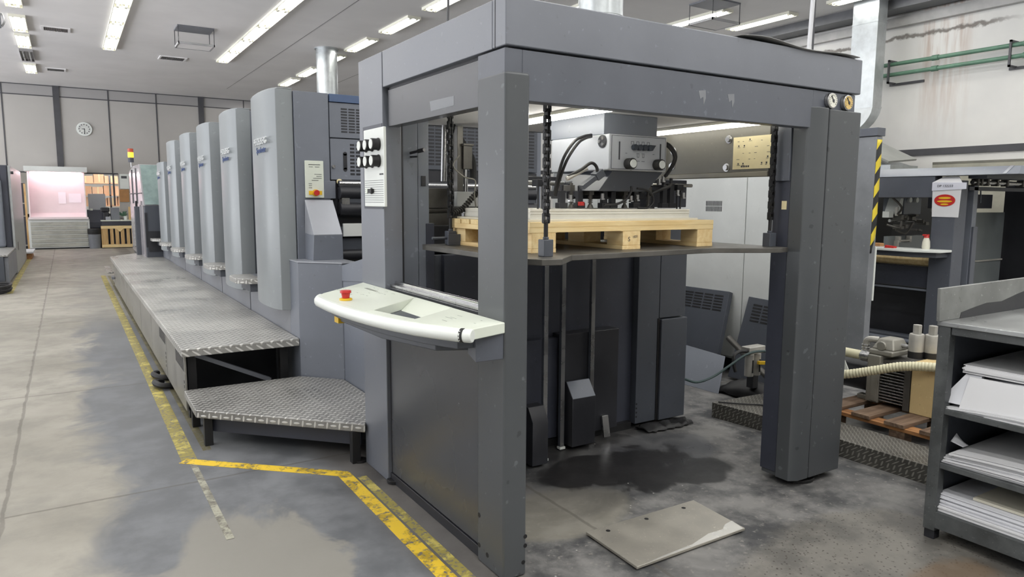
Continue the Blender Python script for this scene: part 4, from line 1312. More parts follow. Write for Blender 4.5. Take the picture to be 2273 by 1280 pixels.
# side suction fittings seen through the left opening
ns = thing('air_manifold', 'Cluster of jointed air hoses and valves behind the pallet, inside the feeder', 'air manifold', (2.0, 3.75, 1.45))
b = MB(); b.box(1.99, 2.05, 3.72, 3.80, 1.73, 1.87); b.box(1.985, 2.055, 3.71, 3.81, 1.865, 1.878); b.box(1.96, 2.0, 3.74, 3.8, 1.6, 1.98)
b.build('valve_block', M['castdk'], ns, .003)
MB().cyl((2.02, 3.75, 1.60), (2.02, 3.75, 1.74), .013, 12).build('chrome_stem', M['chrome'], ns)
MB().cyl((1.925, 3.85, 1.66), (1.935, 3.85, 1.99), .018, 14).build('steel_tube', M['steel'], ns)
MB().tube([(1.95, 3.8, 1.99), (2.03, 3.78, 1.86), (2.07, 3.76, 1.78), (2.07, 3.75, 1.68)], .022, 10).build('black_hose', M['black'], ns)
for pts in ([(1.86, 3.62, 1.47), (1.93, 3.62, 1.50), (2.0, 3.62, 1.57), (2.07, 3.62, 1.62), (2.13, 3.62, 1.66)], [(2.02, 3.6, 1.62), (2.05, 3.6, 1.58), (2.06, 3.6, 1.53), (2.08, 3.6, 1.47)]):
    b = MB(); S_ = spline(pts, 6)
    for i, p in enumerate(S_[:-1]):
        q = S_[i + 1]
        b.cyl(p, p + (q - p) * .62, .019, 12, .013)
        b.cyl(p + (q - p) * .62, q, .010, 10)
    b.build('jointed_hose', M['castdk'], ns)
MB().tube([(1.90, 3.6, 1.80), (1.86, 3.6, 1.74), (1.92, 3.58, 1.68), (1.99, 3.58, 1.66), (1.985, 3.58, 1.58), (2.0, 3.58, 1.48)], .004, 6).build('clear_tube', M['cast'], ns)
MB().tube([(2.08, 3.62, 1.83), (2.11, 3.62, 1.87), (2.13, 3.62, 1.93)], .010, 8).build('bent_pipe', M['steel'], ns)
b = MB(); b.box(1.82, 1.98, 3.9, 3.95, 1.50, 1.62); b.box(1.8, 2.2, 3.88, 3.98, 1.38, 1.47); b.cyl((1.8, 3.94, 1.49), (2.2, 3.94, 1.49), .03, 14)
b.build('side_housing', M['castdk'], ns, .004)
MB().box(2.02, 2.2, 3.86, 3.9, 1.51, 1.60).build('pale_guard', M['cabwhite'], ns, .003)
MB().box(1.96, 2.04, 3.66, 3.70, 1.41, 1.48).build('funnel_cup', M['steel'], ns, .01)
MB().box(1.75, 3.20, 3.80, 3.88, 1.24, 1.40).build('lay_beam', M['darker'], ns, .004)

# ------------------------------------------------------------------ pallet and paper on the pile platform
pal = thing('wooden_pallet', 'Pale pine pallet lying on the raised pile platform in the feeder', 'pallet', (2.35, 3.05, 1.312))
for y0, y1 in ((2.667, 2.785), (2.81, 2.90), (2.92, 3.01), (3.03, 3.12), (3.14, 3.22), (3.24, 3.32), (3.335, 3.44)):
    MB().box(1.762, 2.945, y0, y1, 1.428, 1.452).build('deck_board', M['pine'], pal, .002)
for x0, x1 in ((1.762, 1.912), (2.30, 2.43), (2.815, 2.945)):
    MB().box(x0, x1, 2.668, 3.44, 1.402, 1.428).build('stringer_board', M['piney'], pal, .002)
    MB().box(x0 + .01, x1 - .002, 2.668, 3.44, 1.312, 1.332).build('bottom_board', M['piney'], pal, .002)
    for y0, y1 in ((2.668, 2.79), (2.98, 3.12), (3.30, 3.44)):
        bl = MB().box(x0 + .012, x1 - .003, y0, y1, 1.332, 1.402).build('block', M['piney'], pal, .003)
        if x0 == 2.30 and y0 == 2.668:
            text('S', 'stamped_letter', .032, (2.352, 2.6672, 1.362), (1, 0, 0), (0, 0, 1), M['ink'], bl, .0004)
            text('1831', 'stamped_number', .018, (2.392, 2.6672, 1.374), (1, 0, .1), (0, 0, 1), M['ink'], bl, .0004)
MB().box(1.763, 2.944, 2.6675, 2.69, 1.404, 1.428).build('front_lath', M['pine'], pal, .002)
pp_ = thing('paper_pile', 'Low pile of white paper on a board, on the pallet under the suction head', 'paper pile', (2.35, 3.08, 1.452))
MB().box(1.79, 2.88, 2.72, 3.42, 1.452, 1.462).build('board', M['paper3'], pp_, .001)
b = MB()
random.seed(9)
z = 1.462
while z < 1.508:
    h = random.uniform(.002, .006); o1 = random.uniform(-.003, .003)
    b.box(1.83 + o1, 2.862 + o1, 2.765 + random.uniform(-.003, .003), 3.40, z, z + h); z += h
b.build('sheet_block', M['pile'], pp_)

# ------------------------------------------------------------------ control console
cs = thing('control_console', 'Curved cream control console with red stop button on the feeder side', 'control console', (1.3, 3.1, 1.0))
CE = [(2.26, 1.24), (2.36, 1.185), (2.49, 1.128), (2.62, 1.092), (2.763, 1.061), (2.92, 1.040), (3.087, 1.027), (3.25, 1.024), (3.41, 1.030), (3.49, 1.052), (3.53, 1.08)]
def xf(y):
    for i in range(len(CE) - 1):
        if CE[i][0] <= y <= CE[i + 1][0]:
            a = (y - CE[i][0]) / (CE[i + 1][0] - CE[i][0])
            return CE[i][1] * (1 - a) + CE[i + 1][1] * a
    return CE[-1][1]
def rng(a, c, n=10):
    return [a + (c - a) * i / n for i in range(n + 1)]
ZT = 1.078
def slab(poly, z0, z1, nm, m, bev=.004, par=None):
    return MB().prism(poly, z0, z1).build(nm, M[m], par or cs, bev)
F1, B1, F2, B2 = (1.098, 2.885), (1.425, 3.16), (1.160, 2.581), (1.425, 2.77)
far = [B1, (1.425, 3.885), (1.10, 3.55)] + [(xf(y), y) for y in rng(3.53, 2.87, 12)] + [F1]
slab(far, 1.035, ZT, 'key_panel', 'cream')
near = [(xf(y), y) for y in rng(2.57, 2.262, 6)] + [(1.425, 2.325), B2, F2]
slab(near, 1.035, ZT, 'side_panel', 'cream')
rim = [(xf(y), y) for y in rng(2.87, 2.57, 6)] + [F2, F1]
slab(rim, 1.035, ZT, 'front_rim', 'cream')
slab([F1, F2, B2, B1], 1.020, 1.030, 'tray_floor', 'screen', .001)
b = MB(); b.hexa([(1.285, 2.67, 1.03), (1.425, 2.77, 1.03), (1.425, 3.16, 1.03), (1.285, 3.04, 1.03), (1.405, 2.757, ZT), (1.425, 2.77, ZT), (1.425, 3.16, ZT), (1.405, 3.143, ZT)])
b.build('tray_slope', M['cream'], cs, .002)
# rounded front bumper
b = MB()
pts = [(xf(y) - .004, y, 1.052) for y in rng(2.29, 3.51, 24)]
b.tube(pts, .026, 12, 0)
b.build('front_bumper', M['white'], cs)
b = MB(); b.cyl((xf(2.295) - .004, 2.297, 1.052), (xf(2.285) - .002, 2.286, 1.052), .0268, 20)
b.build('bumper_ring', M['black'], cs)
b = MB(); b.cyl((xf(2.288) - .002, 2.288, 1.052), (1.245, 2.258, 1.052), .026, 20)
b.build('bumper_end', M['white'], cs, .006)
und = [(xf(y) + .05, y) for y in rng(3.47, 2.36, 14)] + [(1.425, 2.335), (1.425, 3.83)]
slab(und, .985, 1.036, 'under_tray', 'unitdk', .004)
b = MB(); b.prism_x([(2.335, 1.036), (2.335, .93), (2.40, .955), (2.40, 1.036)], 1.30, 1.425)
b.build('end_bracket', M['paint2'], cs, .003)
b = MB(); b.prism([(1.425, 2.40), (1.21, 2.50), (1.12, 2.85), (1.11, 3.35), (1.425, 3.8)], .955, .986)
b.build('lower_bracket', M['unitdk'], cs, .006)
eb = MB().cyl((1.095, 3.225, ZT), (1.095, 3.225, ZT + .010), .030, 20).build('emergency_base', M['yellow'], cs, .002)
b = MB(); b.cyl((1.095, 3.225, ZT + .010), (1.095, 3.225, ZT + .035), .017, 18, .021); b.cyl((1.095, 3.225, ZT + .035), (1.095, 3.225, ZT + .047), .027, 20, .025)
b.build('emergency_button', M['red'], eb, .002)
b = MB(); b.box(1.10, 1.15, 3.36, 3.42, .945, .985)
b.build('yellow_tag', M['yellow'], cs, .002)
b = MB(); b.cyl((1.09, 3.2, 1.0), (1.115, 3.2, 1.0), .016, 14)
b.build('key_lock', M['black'], cs)
b = MB(); random.seed(21)
for i in range(9):
    for j in range(5):
        if random.random() < .55 and (i > 1 or j > 2):
            y = 3.70 - i * .045 - random.random() * .01; x = 1.38 - j * .048 - (.0 if i > 3 else 0)
            if x > xf(min(y, 3.6)) + .07:
                b.box(x - .0015, x + .0015, y - .02, y, ZT, ZT + .0006)
                if random.random() < .6:
                    b.box(x - .012, x + .0015, y - .0015, y, ZT, ZT + .0006)
for x, y, w in ((1.30, 2.52, .05), (1.285, 2.53, .06), (1.24, 2.48, .04), (1.345, 2.55, .04), (1.365, 2.405, .012), (1.314, 2.368, .012)):
    b.box(x - .0018, x + .0018, y - w / 2, y + w / 2, ZT, ZT + .0006)
b.build('symbol_print', pm('pale_grey_print', (150, 156, 148)), cs)
b = MB(); b.box(1.332, 1.348, 3.46, 3.62, ZT, ZT + .001)
b.build('display_strip', pm('display_grey', (130, 134, 122), .3), cs)

# ------------------------------------------------------------------ loose things round the feeder
b = MB(); b.prism([(1.965, 2.475), (2.660, 2.468), (2.632, 2.114), (1.952, 2.110)], .008, .020)
sp = b.build('steel_plate', M['plate'], None, .002)
tag(sp, 'Flat rectangular steel plate lying on the floor in the feeder opening', 'steel plate')
b = MB()
for x, y in ((2.06, 2.43), (2.30, 2.43), (2.545, 2.425)):
    b.cyl((x, y, .0195), (x, y, .0206), .011, 12)
b.build('screw_hole', M['black'], sp)
b = MB(); b.box(1.98, 2.02, 2.13, 2.45, 0, .008); b.box(2.58, 2.62, 2.13, 2.45, 0, .008)
b.build('spacer', M['darker'], sp)
b = MB(); b.prism([(2.0, 2.112), (2.62, 2.116), (2.64, 2.2), (2.58, 2.19), (2.53, 2.16), (2.44, 2.165), (2.3, 2.13), (2.1, 2.122)], .0201, .0204)
b.build('polished_streak', pm('bright_wet_steel', (214, 212, 206), .25, metal=.5, var=.04), sp)
# rag under the bay side panel
b = MB(); random.seed(2)
n = 14; v = []; f = []
for i in range(n + 1):
    for j in range(5):
        v.append((3.22 + .42 * i / n + random.uniform(-.01, .01), 3.40 + .14 * j / 4 + random.uniform(-.015, .015), .006 + random.uniform(0, .028) * (1 if 0 < j < 4 else .2)))
for i in range(n):
    for j in range(4):
        f.append((i * 5 + j, i * 5 + j + 1, (i + 1) * 5 + j + 1, (i + 1) * 5 + j))
b.add(v, f)
rg = b.build('oily_rag', M['black'], None)
md = rg.modifiers.new('thick', 'SOLIDIFY'); md.thickness = .006
tag(rg, 'Crumpled black oily rag on the floor under the dark bay door', 'rag')
# loose sheet of plate on the roof
b = MB(); v = []; f = []
N = 14
for i in range(N + 1):
    a = i / N
    x = 2.70 + .92 * a
    for j in range(5):
        c_ = j / 4
        y = Yf - .015 - .0 * a + .34 * c_
        z = 2.310 + .030 * max(0, 1 - abs(a - .18) / .55) * (.35 + .65 * c_) + .008 * sin(a * 9)
        v.append((x, y, z))
for i in range(N):
    for j in range(4):
        f.append((i * 5 + j, (i + 1) * 5 + j, (i + 1) * 5 + j + 1, i * 5 + j + 1))
b.add(v, f)
rs = b.build('thin_metal_sheet', pm('dull_aluminium_sheet', (138, 138, 138), .4, metal=.4), None)
md = rs.modifiers.new('thick', 'SOLIDIFY'); md.thickness = .003
tag(rs, 'Thin wavy metal sheet lying on top of the feeder roof', 'metal sheet')

# tread-plate kerb on the floor at the right, upright block, pump pallet
kb = thing('tread_plate_kerb', 'Low dark tread-plate ramp along the floor in front of the pump pallet', 'ramp', (4.1, 2.7, 0))
MB().prism([(3.93, 3.05), (3.88, 3.46), (4.40, 3.43), (4.62, 3.0), (4.27, 2.95)], 0, .11).build('end_plate', M['treaddk'], kb, .004)
MB().prism([(3.975, .9), (4.27, .9), (4.27, 2.95), (4.27, 3.0), (3.93, 3.04)], 0, .108).build('long_plate', M['treaddk'], kb, .004)
b = MB(); b.tube([(3.90, 3.42, .118), (4.0, 3.3, .120), (4.12, 3.2, .118), (4.2, 3.05, .118)], .006, 6)
tag(b.build('thin_black_cable', M['black'], None), 'Thin black cable lying on the tread-plate ramp', 'cable')
bl = MB().box(4.33, 4.62, 3.08, 3.37, .11, .43).build('tread_plate_box', M['treaddk'], None, .004)
tag(bl, 'Upright dark tread-plate box behind the yellow-handled air regulator', 'box')

pl = thing('pump_pallet', 'Dirty old wooden pallet carrying the vacuum pump', 'pallet', (4.8, 2.4, 0))
for i, y in enumerate((1.86, 2.08, 2.30, 2.52, 2.74)):
    MB().box(4.285, 5.3, y, y + .125, .165, .19).build('deck_board', M['oldwood'], pl, .003)
for x in (4.30, 4.75, 5.2):
    MB().box(x, x + .1, 1.86, 2.865, .14, .165).build('stringer_board', M['orangewood'], pl, .003)
    for y in (1.88, 2.3, 2.74):
        MB().box(x + .005, x + .09, y, y + .1, .025, .14).build('block', M['oldwood'], pl, .003)
    MB().box(x, x + .1, 1.86, 2.865, 0.0, .025).build('bottom_board', M['oldwood'], pl, .003)

vp = thing('vacuum_pump', 'Greasy finned vacuum pump with beige guard standing on the old pallet', 'pump', (4.6, 2.5, .19))
V = lambda mb, n, m, bev=.003, par=None: mb.build(n, M[m], par or vp, bev)
V(MB().box(4.58, 4.95, 2.645, 2.735, .20, .525), 'end_casting', 'cast', .008)
V(MB().box(4.575, 4.60, 2.655, 2.70, .21, .40), 'casting_rib', 'cast', .004)
fin = MB()
fin.box(4.62, 4.93, 2.475, 2.65, .215, .50)
V(fin, 'cylinder_body', 'castdk')
for k in range(13):
    z = .222 + k * .0205
    V(MB().box(4.585, 4.95, 2.478, 2.642, z, z + .0075), 'cooling_fin', 'steel', .002)
V(MB().box(4.575, 4.96, 2.435, 2.475, .195, .525), 'flange_plate', 'castdk', .003)
V(MB().box(4.58, 4.96, 2.17, 2.432, .19, .53), 'guard_box', 'beige', .006)
V(MB().cyl((4.76, 2.735, .34), (4.76, 3.0, .34), .115, 28), 'motor_drum', 'darker')
V(MB().box(4.64, 4.70, 2.735, 2.83, .19, .22), 'motor_foot', 'cast')
b = MB(); b.hexa([(4.62, 2.58, .56), (4.82, 2.58, .56), (4.82, 2.74, .56), (4.62, 2.74, .56), (4.66, 2.61, .635), (4.79, 2.61, .635), (4.79, 2.71, .635), (4.66, 2.71, .635)])
b.box(4.60, 4.84, 2.575, 2.745, .525, .562)
V(b, 'valve_cap', 'cast', .012)
V(MB().cyl((4.62, 2.66, .59), (4.60, 2.66, .59), .030, 20), 'cap_bung', 'cast')
V(MB().tube([(4.66, 2.80, .52), (4.66, 2.80, .58), (4.66, 2.78, .612), (4.68, 2.72, .615)], .022, 10), 'elbow_pipe', 'can')
b = MB()
for z in (.545, .565, .585):
    b.cyl((4.66, 2.80, z - .02), (4.66, 2.80, z - .01), .028, 14)
V(b, 'pipe_coupling', 'steel')
V(MB().cyl((4.74, 2.60, .59), (4.74, 2.50, .59), .014, 12), 'outlet_pipe', 'steel')
for x, y in ((4.74, 2.50), (4.79, 2.425)):
    b = MB(); b.lathe([(.046, 0), (.046, .11), (.043, .118), (.040, .12)], (x, y, .568), 24)
    f_ = V(b, 'filter_pot', 'can', 0)
    V(MB().cyl((x, y, .688), (x, y, .748), .027, 6), 'filter_nut', 'can', .002, f_)
    V(MB().cyl((x, y, .525), (x, y, .57), .047, 24), 'filter_base', 'black', 0, f_)
V(MB().tube([(4.62, 3.10, .50), (4.62, 2.9, .50), (4.62, 2.80, .50)], .032, 14), 'inlet_hose', 'hose', 0)
V(MB().cyl((4.62, 2.80, .50), (4.62, 2.735, .50), .038, 18), 'inlet_clamp', 'steel')
b = MB(); b.M = frame((4.55, 2.93, .36), (0, -1, .2), (0, .1, 1)); b.prism([(-.12, -.04), (.1, -.01), (.07, .09), (-.12, .10)], 0, .006)
V(b, 'cover_plate', 'white', .002)
pts = [(4.35, 2.95, .36), (4.40, 2.75, .405), (4.45, 2.6, .455), (4.50, 2.45, .505), (4.55, 2.3, .525), (4.60, 2.1, .53), (4.66, 1.85, .50), (4.7, 1.6, .40)]
b = MB(); n_ = [0]
b.tube(pts, .030, 14, 26, lambda i: .0305 if i % 3 else .0265)
tag(b.build('ribbed_hose', M['hose'], None), 'Cream ribbed suction hose sagging across the vacuum pump', 'hose')

# air regulator with hoses
rg_ = thing('air_regulator', 'Grey twin air regulator with a yellow handle, beside the tread-plate box', 'air regulator', (4.36, 3.55, .3))
MB().box(4.335, 4.52, 3.52, 3.60, .395, .45).build('head', M['can'], rg_, .006)
for x in (4.375, 4.455):
    q = MB().cyl((x, 3.55, .22), (x, 3.55, .395), .034, 18).build('filter_bowl', M['can'], rg_, .004)
    MB().box(x - .006, x + .006, 3.513, 3.52, .25, .35).build('sight_slot', M['black'], q)
b = MB(); b.M = frame((4.415, 3.50, .33), (1, -.1, -.12), (0, 1, 0)); b.box(0, .17, -.012, .012, -.013, .013)
b.build('yellow_handle', M['yellow'], rg_, .003)
MB().box(4.44, 4.5, 3.56, 3.62, .11, .24).build('stand', M['darker'], rg_)
tag(MB().tube([(3.60, 3.62, .30), (3.72, 3.6, .275), (3.85, 3.58, .235), (4.0, 3.56, .265), (4.13, 3.53, .335), (4.28, 3.50, .41), (4.42, 3.47, .425), (4.62, 3.40, .40)], .009, 8).build('teal_hose', M['teal'], None), 'Dark teal air hose curving from the bay door to the regulator', 'hose')
tag(MB().tube([(4.34, 3.54, .42), (4.26, 3.55, .425), (4.20, 3.55, .40), (4.19, 3.54, .33), (4.20, 3.53, .28)], .013, 8).build('black_air_hose', M['black'], None), 'Short black hose looping down from the air regulator', 'hose')
tag(MB().tube([(4.26, 3.02, .10 + .02), (4.30, 2.9, .16), (4.27, 2.82, .12), (4.2, 2.7, .115)], .006, 6).build('green_thin_hose', M['teal'], None), 'Thin green hose hanging over the tread-plate ramp by the column', 'hose')

# pale electrical cabinet and leaning panels
ec = thing('electrical_cabinet', 'Wide pale grey electrical cabinet standing behind the feeder column', 'cabinet', (5.5, 5.4, 0))
MB().box(5.1, 5.9, 3.80, 7.2, .12, 1.92).build('body', M['cabwhite'], ec, .006)
MB().box(5.14, 5.86, 3.84, 7.16, 0, .12).build('plinth', M['darker'], ec)
for y0, y1 in ((3.81, 4.235), (4.245, 5.3), (5.31, 6.3), (6.31, 7.19)):
    d_ = MB().box(5.085, 5.102, y0, y1, .14, 1.90).build('cabinet_door', M['cabwhite'], ec, .003)
    if y0 == 4.245:
        b = MB()
        for k in range(12):
            for s in range(2):
                yk = 4.515 + k * .0165
                b.box(5.083, 5.0855, yk, yk + .008, 1.46 + s * .05, 1.505 + s * .05)
        b.build('vent_slots', M['darker'], d_)

def leaning(nm, label, bl, br, tl, tr, th, m, louv=None, grp=None):
    t = thing(nm, label, 'panel', bl, grp)
    bl, br, tl, tr = map(Vector, (bl, br, tl, tr))
    nrm = (br - bl).cross(tl - bl).normalized()
    if nrm.x > 0:
        nrm = -nrm
    q = -nrm * th
    b = MB(); b.hexa([bl, br, br + q, bl + q, tl, tr, tr + q, tl + q])
    b.build('sheet', m, t, .004)
    if louv:
        u0, u1, v0, v1, nc, nr = louv
        b = MB()
        for i in range(nc):
            for j in range(nr):
                a0 = u0 + (u1 - u0) * (i + .08) / nc; a1 = u0 + (u1 - u0) * (i + .92) / nc
                c0 = v0 + (v1 - v0) * (j + .25) / nr; c1 = v0 + (v1 - v0) * (j + .8) / nr
                def pt(a, c):
                    return (bl * (1 - a) + br * a) * (1 - c) + (tl * (1 - a) + tr * a) * c + nrm * .0015
                p = [pt(a0, c0), pt(a1, c0), pt(a1, c1), pt(a0, c1)]
                b.hexa(p + [k + nrm * .001 for k in p])
        b.build('louvre_slots', M['black'], t)
    return t
leaning('louvred_cover', 'Dark louvred machine panel leaning on the pale cabinet, beside the bay door', (4.80, 5.35, 0.02), (4.80, 4.28, 0.02), (5.03, 5.35, .735), (5.03, 4.335, .745), .05, M['unitdk'], (.12, .955, .74, .95, 7, 6), 'louvred panels leaning on the cabinet')
leaning('louvred_cover', 'Dark louvred machine panel leaning on the pale cabinet, half behind the column', (4.86, 4.17, 0.02), (4.86, 3.50, 0.02), (5.06, 4.145, .722), (5.06, 3.5, .70), .03, M['unitdk'], (.10, .95, .70, .93, 5, 6), 'louvred panels leaning on the cabinet')
leaning('grey_metal_sheet', 'Plain grey metal sheet leaning low against the louvred panel', (4.36, 4.75, 0.0), (4.40, 3.865, 0.0), (4.60, 4.80, .30), (4.60, 3.985, .268), .012, M['unit'])
tag(MB().cyl((4.84, 4.16, .37), (4.70, 3.42, .025), .026, 16).build('steel_pipe', M['castdk'], None), 'Pale steel pipe lying behind the leaning grey sheet', 'pipe')
b = MB(); random.seed(8)
v = []; f = []
for i in range(11):
    for j in range(7):
        v.append((4.42 + .05 * j + random.uniform(-.01, .01), 3.40 + .055 * i, .012 + max(0, .13 * sin(pi * i / 10) * sin(pi * j / 6)) + random.uniform(0, .02)))
for i in range(10):
    for j in range(6):
        f.append((i * 7 + j, i * 7 + j + 1, (i + 1) * 7 + j + 1, (i + 1) * 7 + j))
b.add(v, f)
pb_ = b.build('black_plastic_bag', M['black'], None)
md = pb_.modifiers.new('thick', 'SOLIDIFY'); md.thickness = .008
tag(pb_, 'Crumpled black bag on the floor between the leaning sheet and the ramp', 'bag')

# ------------------------------------------------------------------ paper rack at the right
rk = thing('paper_rack', 'Scuffed dark metal rack with paper on its shelves, cut by the picture edge', 'rack', (3.8, 1.0, 0))
K = lambda mb, n, m, bev=.003, par=None: mb.build(n, M[m], par or rk, bev)
K(MB().box(3.305, 4.26, .2, 1.66, 1.0, 1.022), 'table_top', 'shelftop', .004)
K(MB().box(3.315, 3.345, .2, 1.60, .965, 1.0), 'top_rail', 'shelf')
for x, y in ((3.31, 1.602), (4.20, 1.602), (3.31, .2), (4.20, .2)):
    K(MB().box(x, x + .052, y, y + .052, .045, 1.0), 'post', 'shelf', .003)
    K(MB().box(x + .012, x + .06, y + .004, y + .05, 0, .05), 'foot', 'darker', .002)
for z in (.600, .346):
    K(MB().box(3.315, 4.24, .22, 1.63, z, z + .027), 'shelf_board', 'shelf', .003)
K(MB().box(3.312, 4.24, .22, 1.63, .06, .140), 'bottom_board', 'shelf', .003)
K(MB().box(3.32, 4.24, 1.632, 1.648, .05, 1.0), 'end_wall', 'unitdk')
K(MB().box(4.225, 4.24, .22, 1.63, .05, 1.0), 'rear_wall', 'darker')
b = MB(); b.prism_y([(3.285, 1.022), (4.26, 1.022), (4.26, 1.18), (3.275, 1.172)], 1.64, 1.655)
K(b, 'splash_back', 'splash', .003)
b = MB(); b.prism_y([(3.46, 1.0225), (4.22, 1.0225), (4.22, 1.13), (4.0, 1.10), (3.85, 1.075), (3.7, 1.078), (3.56, 1.062), (3.47, 1.05)], 1.6385, 1.6402)
K(b, 'bare_patch', 'darker', 0)

def papers(label, x0, x1, y0, y1, z0, z1, m, seed, grp, jit=.012, curl=0.0, rot=0.0):
    random.seed(seed)
    b = MB(); z = z0
    cx, cy = (x0 + x1) / 2, (y0 + y1) / 2
    while z < z1 - .0005:
        h = min(random.uniform(.003, .008), z1 - z)
        dx = random.uniform(-jit, jit); dy = random.uniform(-jit, jit)
        b.M = Matrix.Translation((cx + dx, cy + dy, 0)) @ Matrix.Rotation(rot + random.uniform(-.01, .01), 4, 'Z')
        hx = (x1 - x0) / 2; hy = (y1 - y0) / 2
        N = 8; v = []; f = []
        for k in range(N + 1):
            a = k / N
            yy = -hy + 2 * hy * a
            dz = -curl * max(0, (a - .72) / .28) ** 1.5
            v += [(-hx, yy, z + dz), (hx, yy, z + dz), (hx, yy, z + h + dz), (-hx, yy, z + h + dz)]
        for k in range(N):
            for q in range(4):
                f.append((k * 4 + q, k * 4 + (q + 1) % 4, k * 4 + 4 + (q + 1) % 4, k * 4 + 4 + q))
        f.append((0, 3, 2, 1)); f.append((N * 4, N * 4 + 1, N * 4 + 2, N * 4 + 3))
        b.add(v, f); z += h
    b.M = None
    return tag(b.build('paper_stack', M[m], None), label, 'paper stack', grp)
G1 = 'paper stacks in the metal rack'
papers('Lowest white paper stack on the upper shelf of the metal rack, drooping over the edge', 3.335, 4.0, .5, 1.60, .628, .655, 'paper', 31, G1, .012, .02)
papers('Thick grey-white paper stack hidden behind the tilted sheet on the rack\'s upper shelf', 3.42, 4.05, .55, 1.55, .657, .785, 'paper2', 32, G1, .02, .02, .03)
papers('Topmost white paper stack on the upper shelf of the metal rack', 3.40, 4.05, .5, 1.575, .79, .828, 'paper', 33, G1, .010, .0, .02)
papers('Lower white paper stack on the middle shelf of the metal rack', 3.335, 4.0, .5, 1.60, .375, .408, 'paper', 34, G1, .016, .012)
papers('Upper white paper stack on the middle shelf of the metal rack', 3.34, 4.0, .5, 1.57, .410, .446, 'paper', 35, G1, .012, .015, .015)
papers('Thin bottom paper stack on the lowest shelf of the metal rack', 3.33, 4.0, .45, 1.622, .141, .166, 'paper', 36, G1, .004)
papers('Taller upper paper stack on the lowest shelf of the metal rack', 3.345, 4.0, .45, 1.615, .168, .222, 'paper2', 37, G1, .004)
papers('Cream card stack lying on the white paper of the lowest rack shelf', 3.38, 3.95, .4, 1.48, .224, .236, 'paper3', 38, G1, .002)
b = MB(); b.hexa([(3.322, 1.10 - .5, .612), (3.334, 1.10 - .5, .612), (3.334, 1.556, .598), (3.322, 1.556, .598), (3.388, .6, .786), (3.40, .6, .786), (3.40, 1.543, .778), (3.388, 1.543, .778)])
tag(b.build('tilted_paper', M['paper'], None, .001), 'Big white paper block tilted against the stacks on the rack\'s upper shelf', 'paper')
b = MB(); random.seed(4)
for k in range(6):
    o = k * .004
    b.hexa([(3.345 + o, 1.50, .652 + o), (3.35 + o, 1.50, .650 + o), (3.35 + o, 1.642 - o * 2, .650 + o), (3.345 + o, 1.642 - o * 2, .652 + o), (3.405 + o, 1.50, .785), (3.41 + o, 1.50, .784), (3.41 + o, 1.565 - o, .784), (3.405 + o, 1.565 - o, .785)])
tag(b.build('paper_fan', M['paper2'], None), 'Sloping fan of sheets at the corner post of the rack\'s upper shelf', 'paper')
b = MB(); random.seed(6)
v = []; f = []
for i in range(9):
    a = i / 8
    for j in range(5):
        v.append((3.40 + .05 * j / 4, 1.55 + .055 * a, .447 + .03 * a * a * (j / 4) + .012 * a))
for i in range(8):
    for j in range(4):
        f.append((i * 5 + j, i * 5 + j + 1, (i + 1) * 5 + j + 1, (i + 1) * 5 + j))
b.add(v, f)
cs_ = b.build('curled_sheet', M['paper2'], None); md = cs_.modifiers.new('thick', 'SOLIDIFY'); md.thickness = .0015
tag(cs_, 'Curled loose sheet at the end of the middle rack shelf', 'paper')

# ------------------------------------------------------------------ second press behind
p2 = thing('second_press', 'Older grey press behind the feeder column, with dark open machinery', 'press', (9, 4.5, 0))
Q = lambda mb, n, m, bev=.004, par=None: mb.build(n, M[m] if isinstance(m, str) else m, par or p2, bev)
Q(MB().prism([(7.75, 3.80), (7.93, 3.78), (8.0, 3.9), (8.0, 4.03), (7.75, 4.03)], 0, 1.78), 'corner_column', 'paint2', .006)
Q(MB().box(7.75, 7.90, 4.03, 6.2, 1.605, 1.83), 'side_beam', 'paint2', .005)
b = MB(); b.hexa([(7.74, 3.25, 1.83), (7.95, 3.25, 1.83), (7.95, 5.6, 1.83), (7.74, 5.6, 1.83), (7.90, 3.30, 1.915), (10.5, 3.30, 1.915), (10.5, 5.6, 1.93), (7.90, 5.6, 1.93)])
Q(b, 'sloping_cover', 'unit', .004)
b = MB(); b.box(7.70, 7.735, 5.28, 5.36, 1.82, 1.86); b.hexa([(7.735, 3.36, 1.835), (7.75, 3.36, 1.835), (7.75, 3.39, 1.835), (7.735, 3.39, 1.835), (7.885, 3.36, 1.917), (7.90, 3.36, 1.917), (7.90, 3.39, 1.917), (7.885, 3.39, 1.917)])
Q(b, 'cover_edge', 'slope', .002)
b = MB(); b.box(7.95, 11.5, 3.62, 3.80, 1.80, 1.91)
Q(b, 'front_beam', 'paint2', .004)
Q(MB().cyl((8.0, 3.78, 1.765), (11.0, 3.78, 1.765), .022, 14), 'steel_bar', 'steel', 0)
Q(MB().box(8.0, 11.0, 3.80, 3.86, 1.68, 1.72), 'bar_carrier', 'dark', .003)
b = MB()
for x in (8.06, 8.14, 8.27, 8.48, 8.70, 9.06, 9.25):
    b.box(x, x + .035, 3.75, 3.82, 1.73, 1.80); b.cyl((x + .018, 3.74, 1.80), (x + .018, 3.74, 1.825), .014, 8)
Q(b, 'bar_clamp', 'castdk', .003)
Q(MB().box(8.10, 8.19, 3.80, 3.88, .0, 1.74), 'slim_post', 'unit', .004)
b = MB(); b.box(8.11, 8.2, 3.78, 3.80, .0, 1.30); b.box(8.25, 8.32, 3.86, 3.9, 1.48, 1.62); b.cyl((8.36, 3.85, 1.55), (8.34, 3.85, 1.71), .008, 8)
Q(b, 'post_cover', 'paint2', .003)
Q(MB().box(8.0, 8.04, 3.9, 3.95, 1.05, 1.12), 'name_tag', 'ivory', 0)
Q(MB().box(8.6, 11.5, 6.1, 6.2, 0, 1.83), 'rear_wall', 'darker', 0)
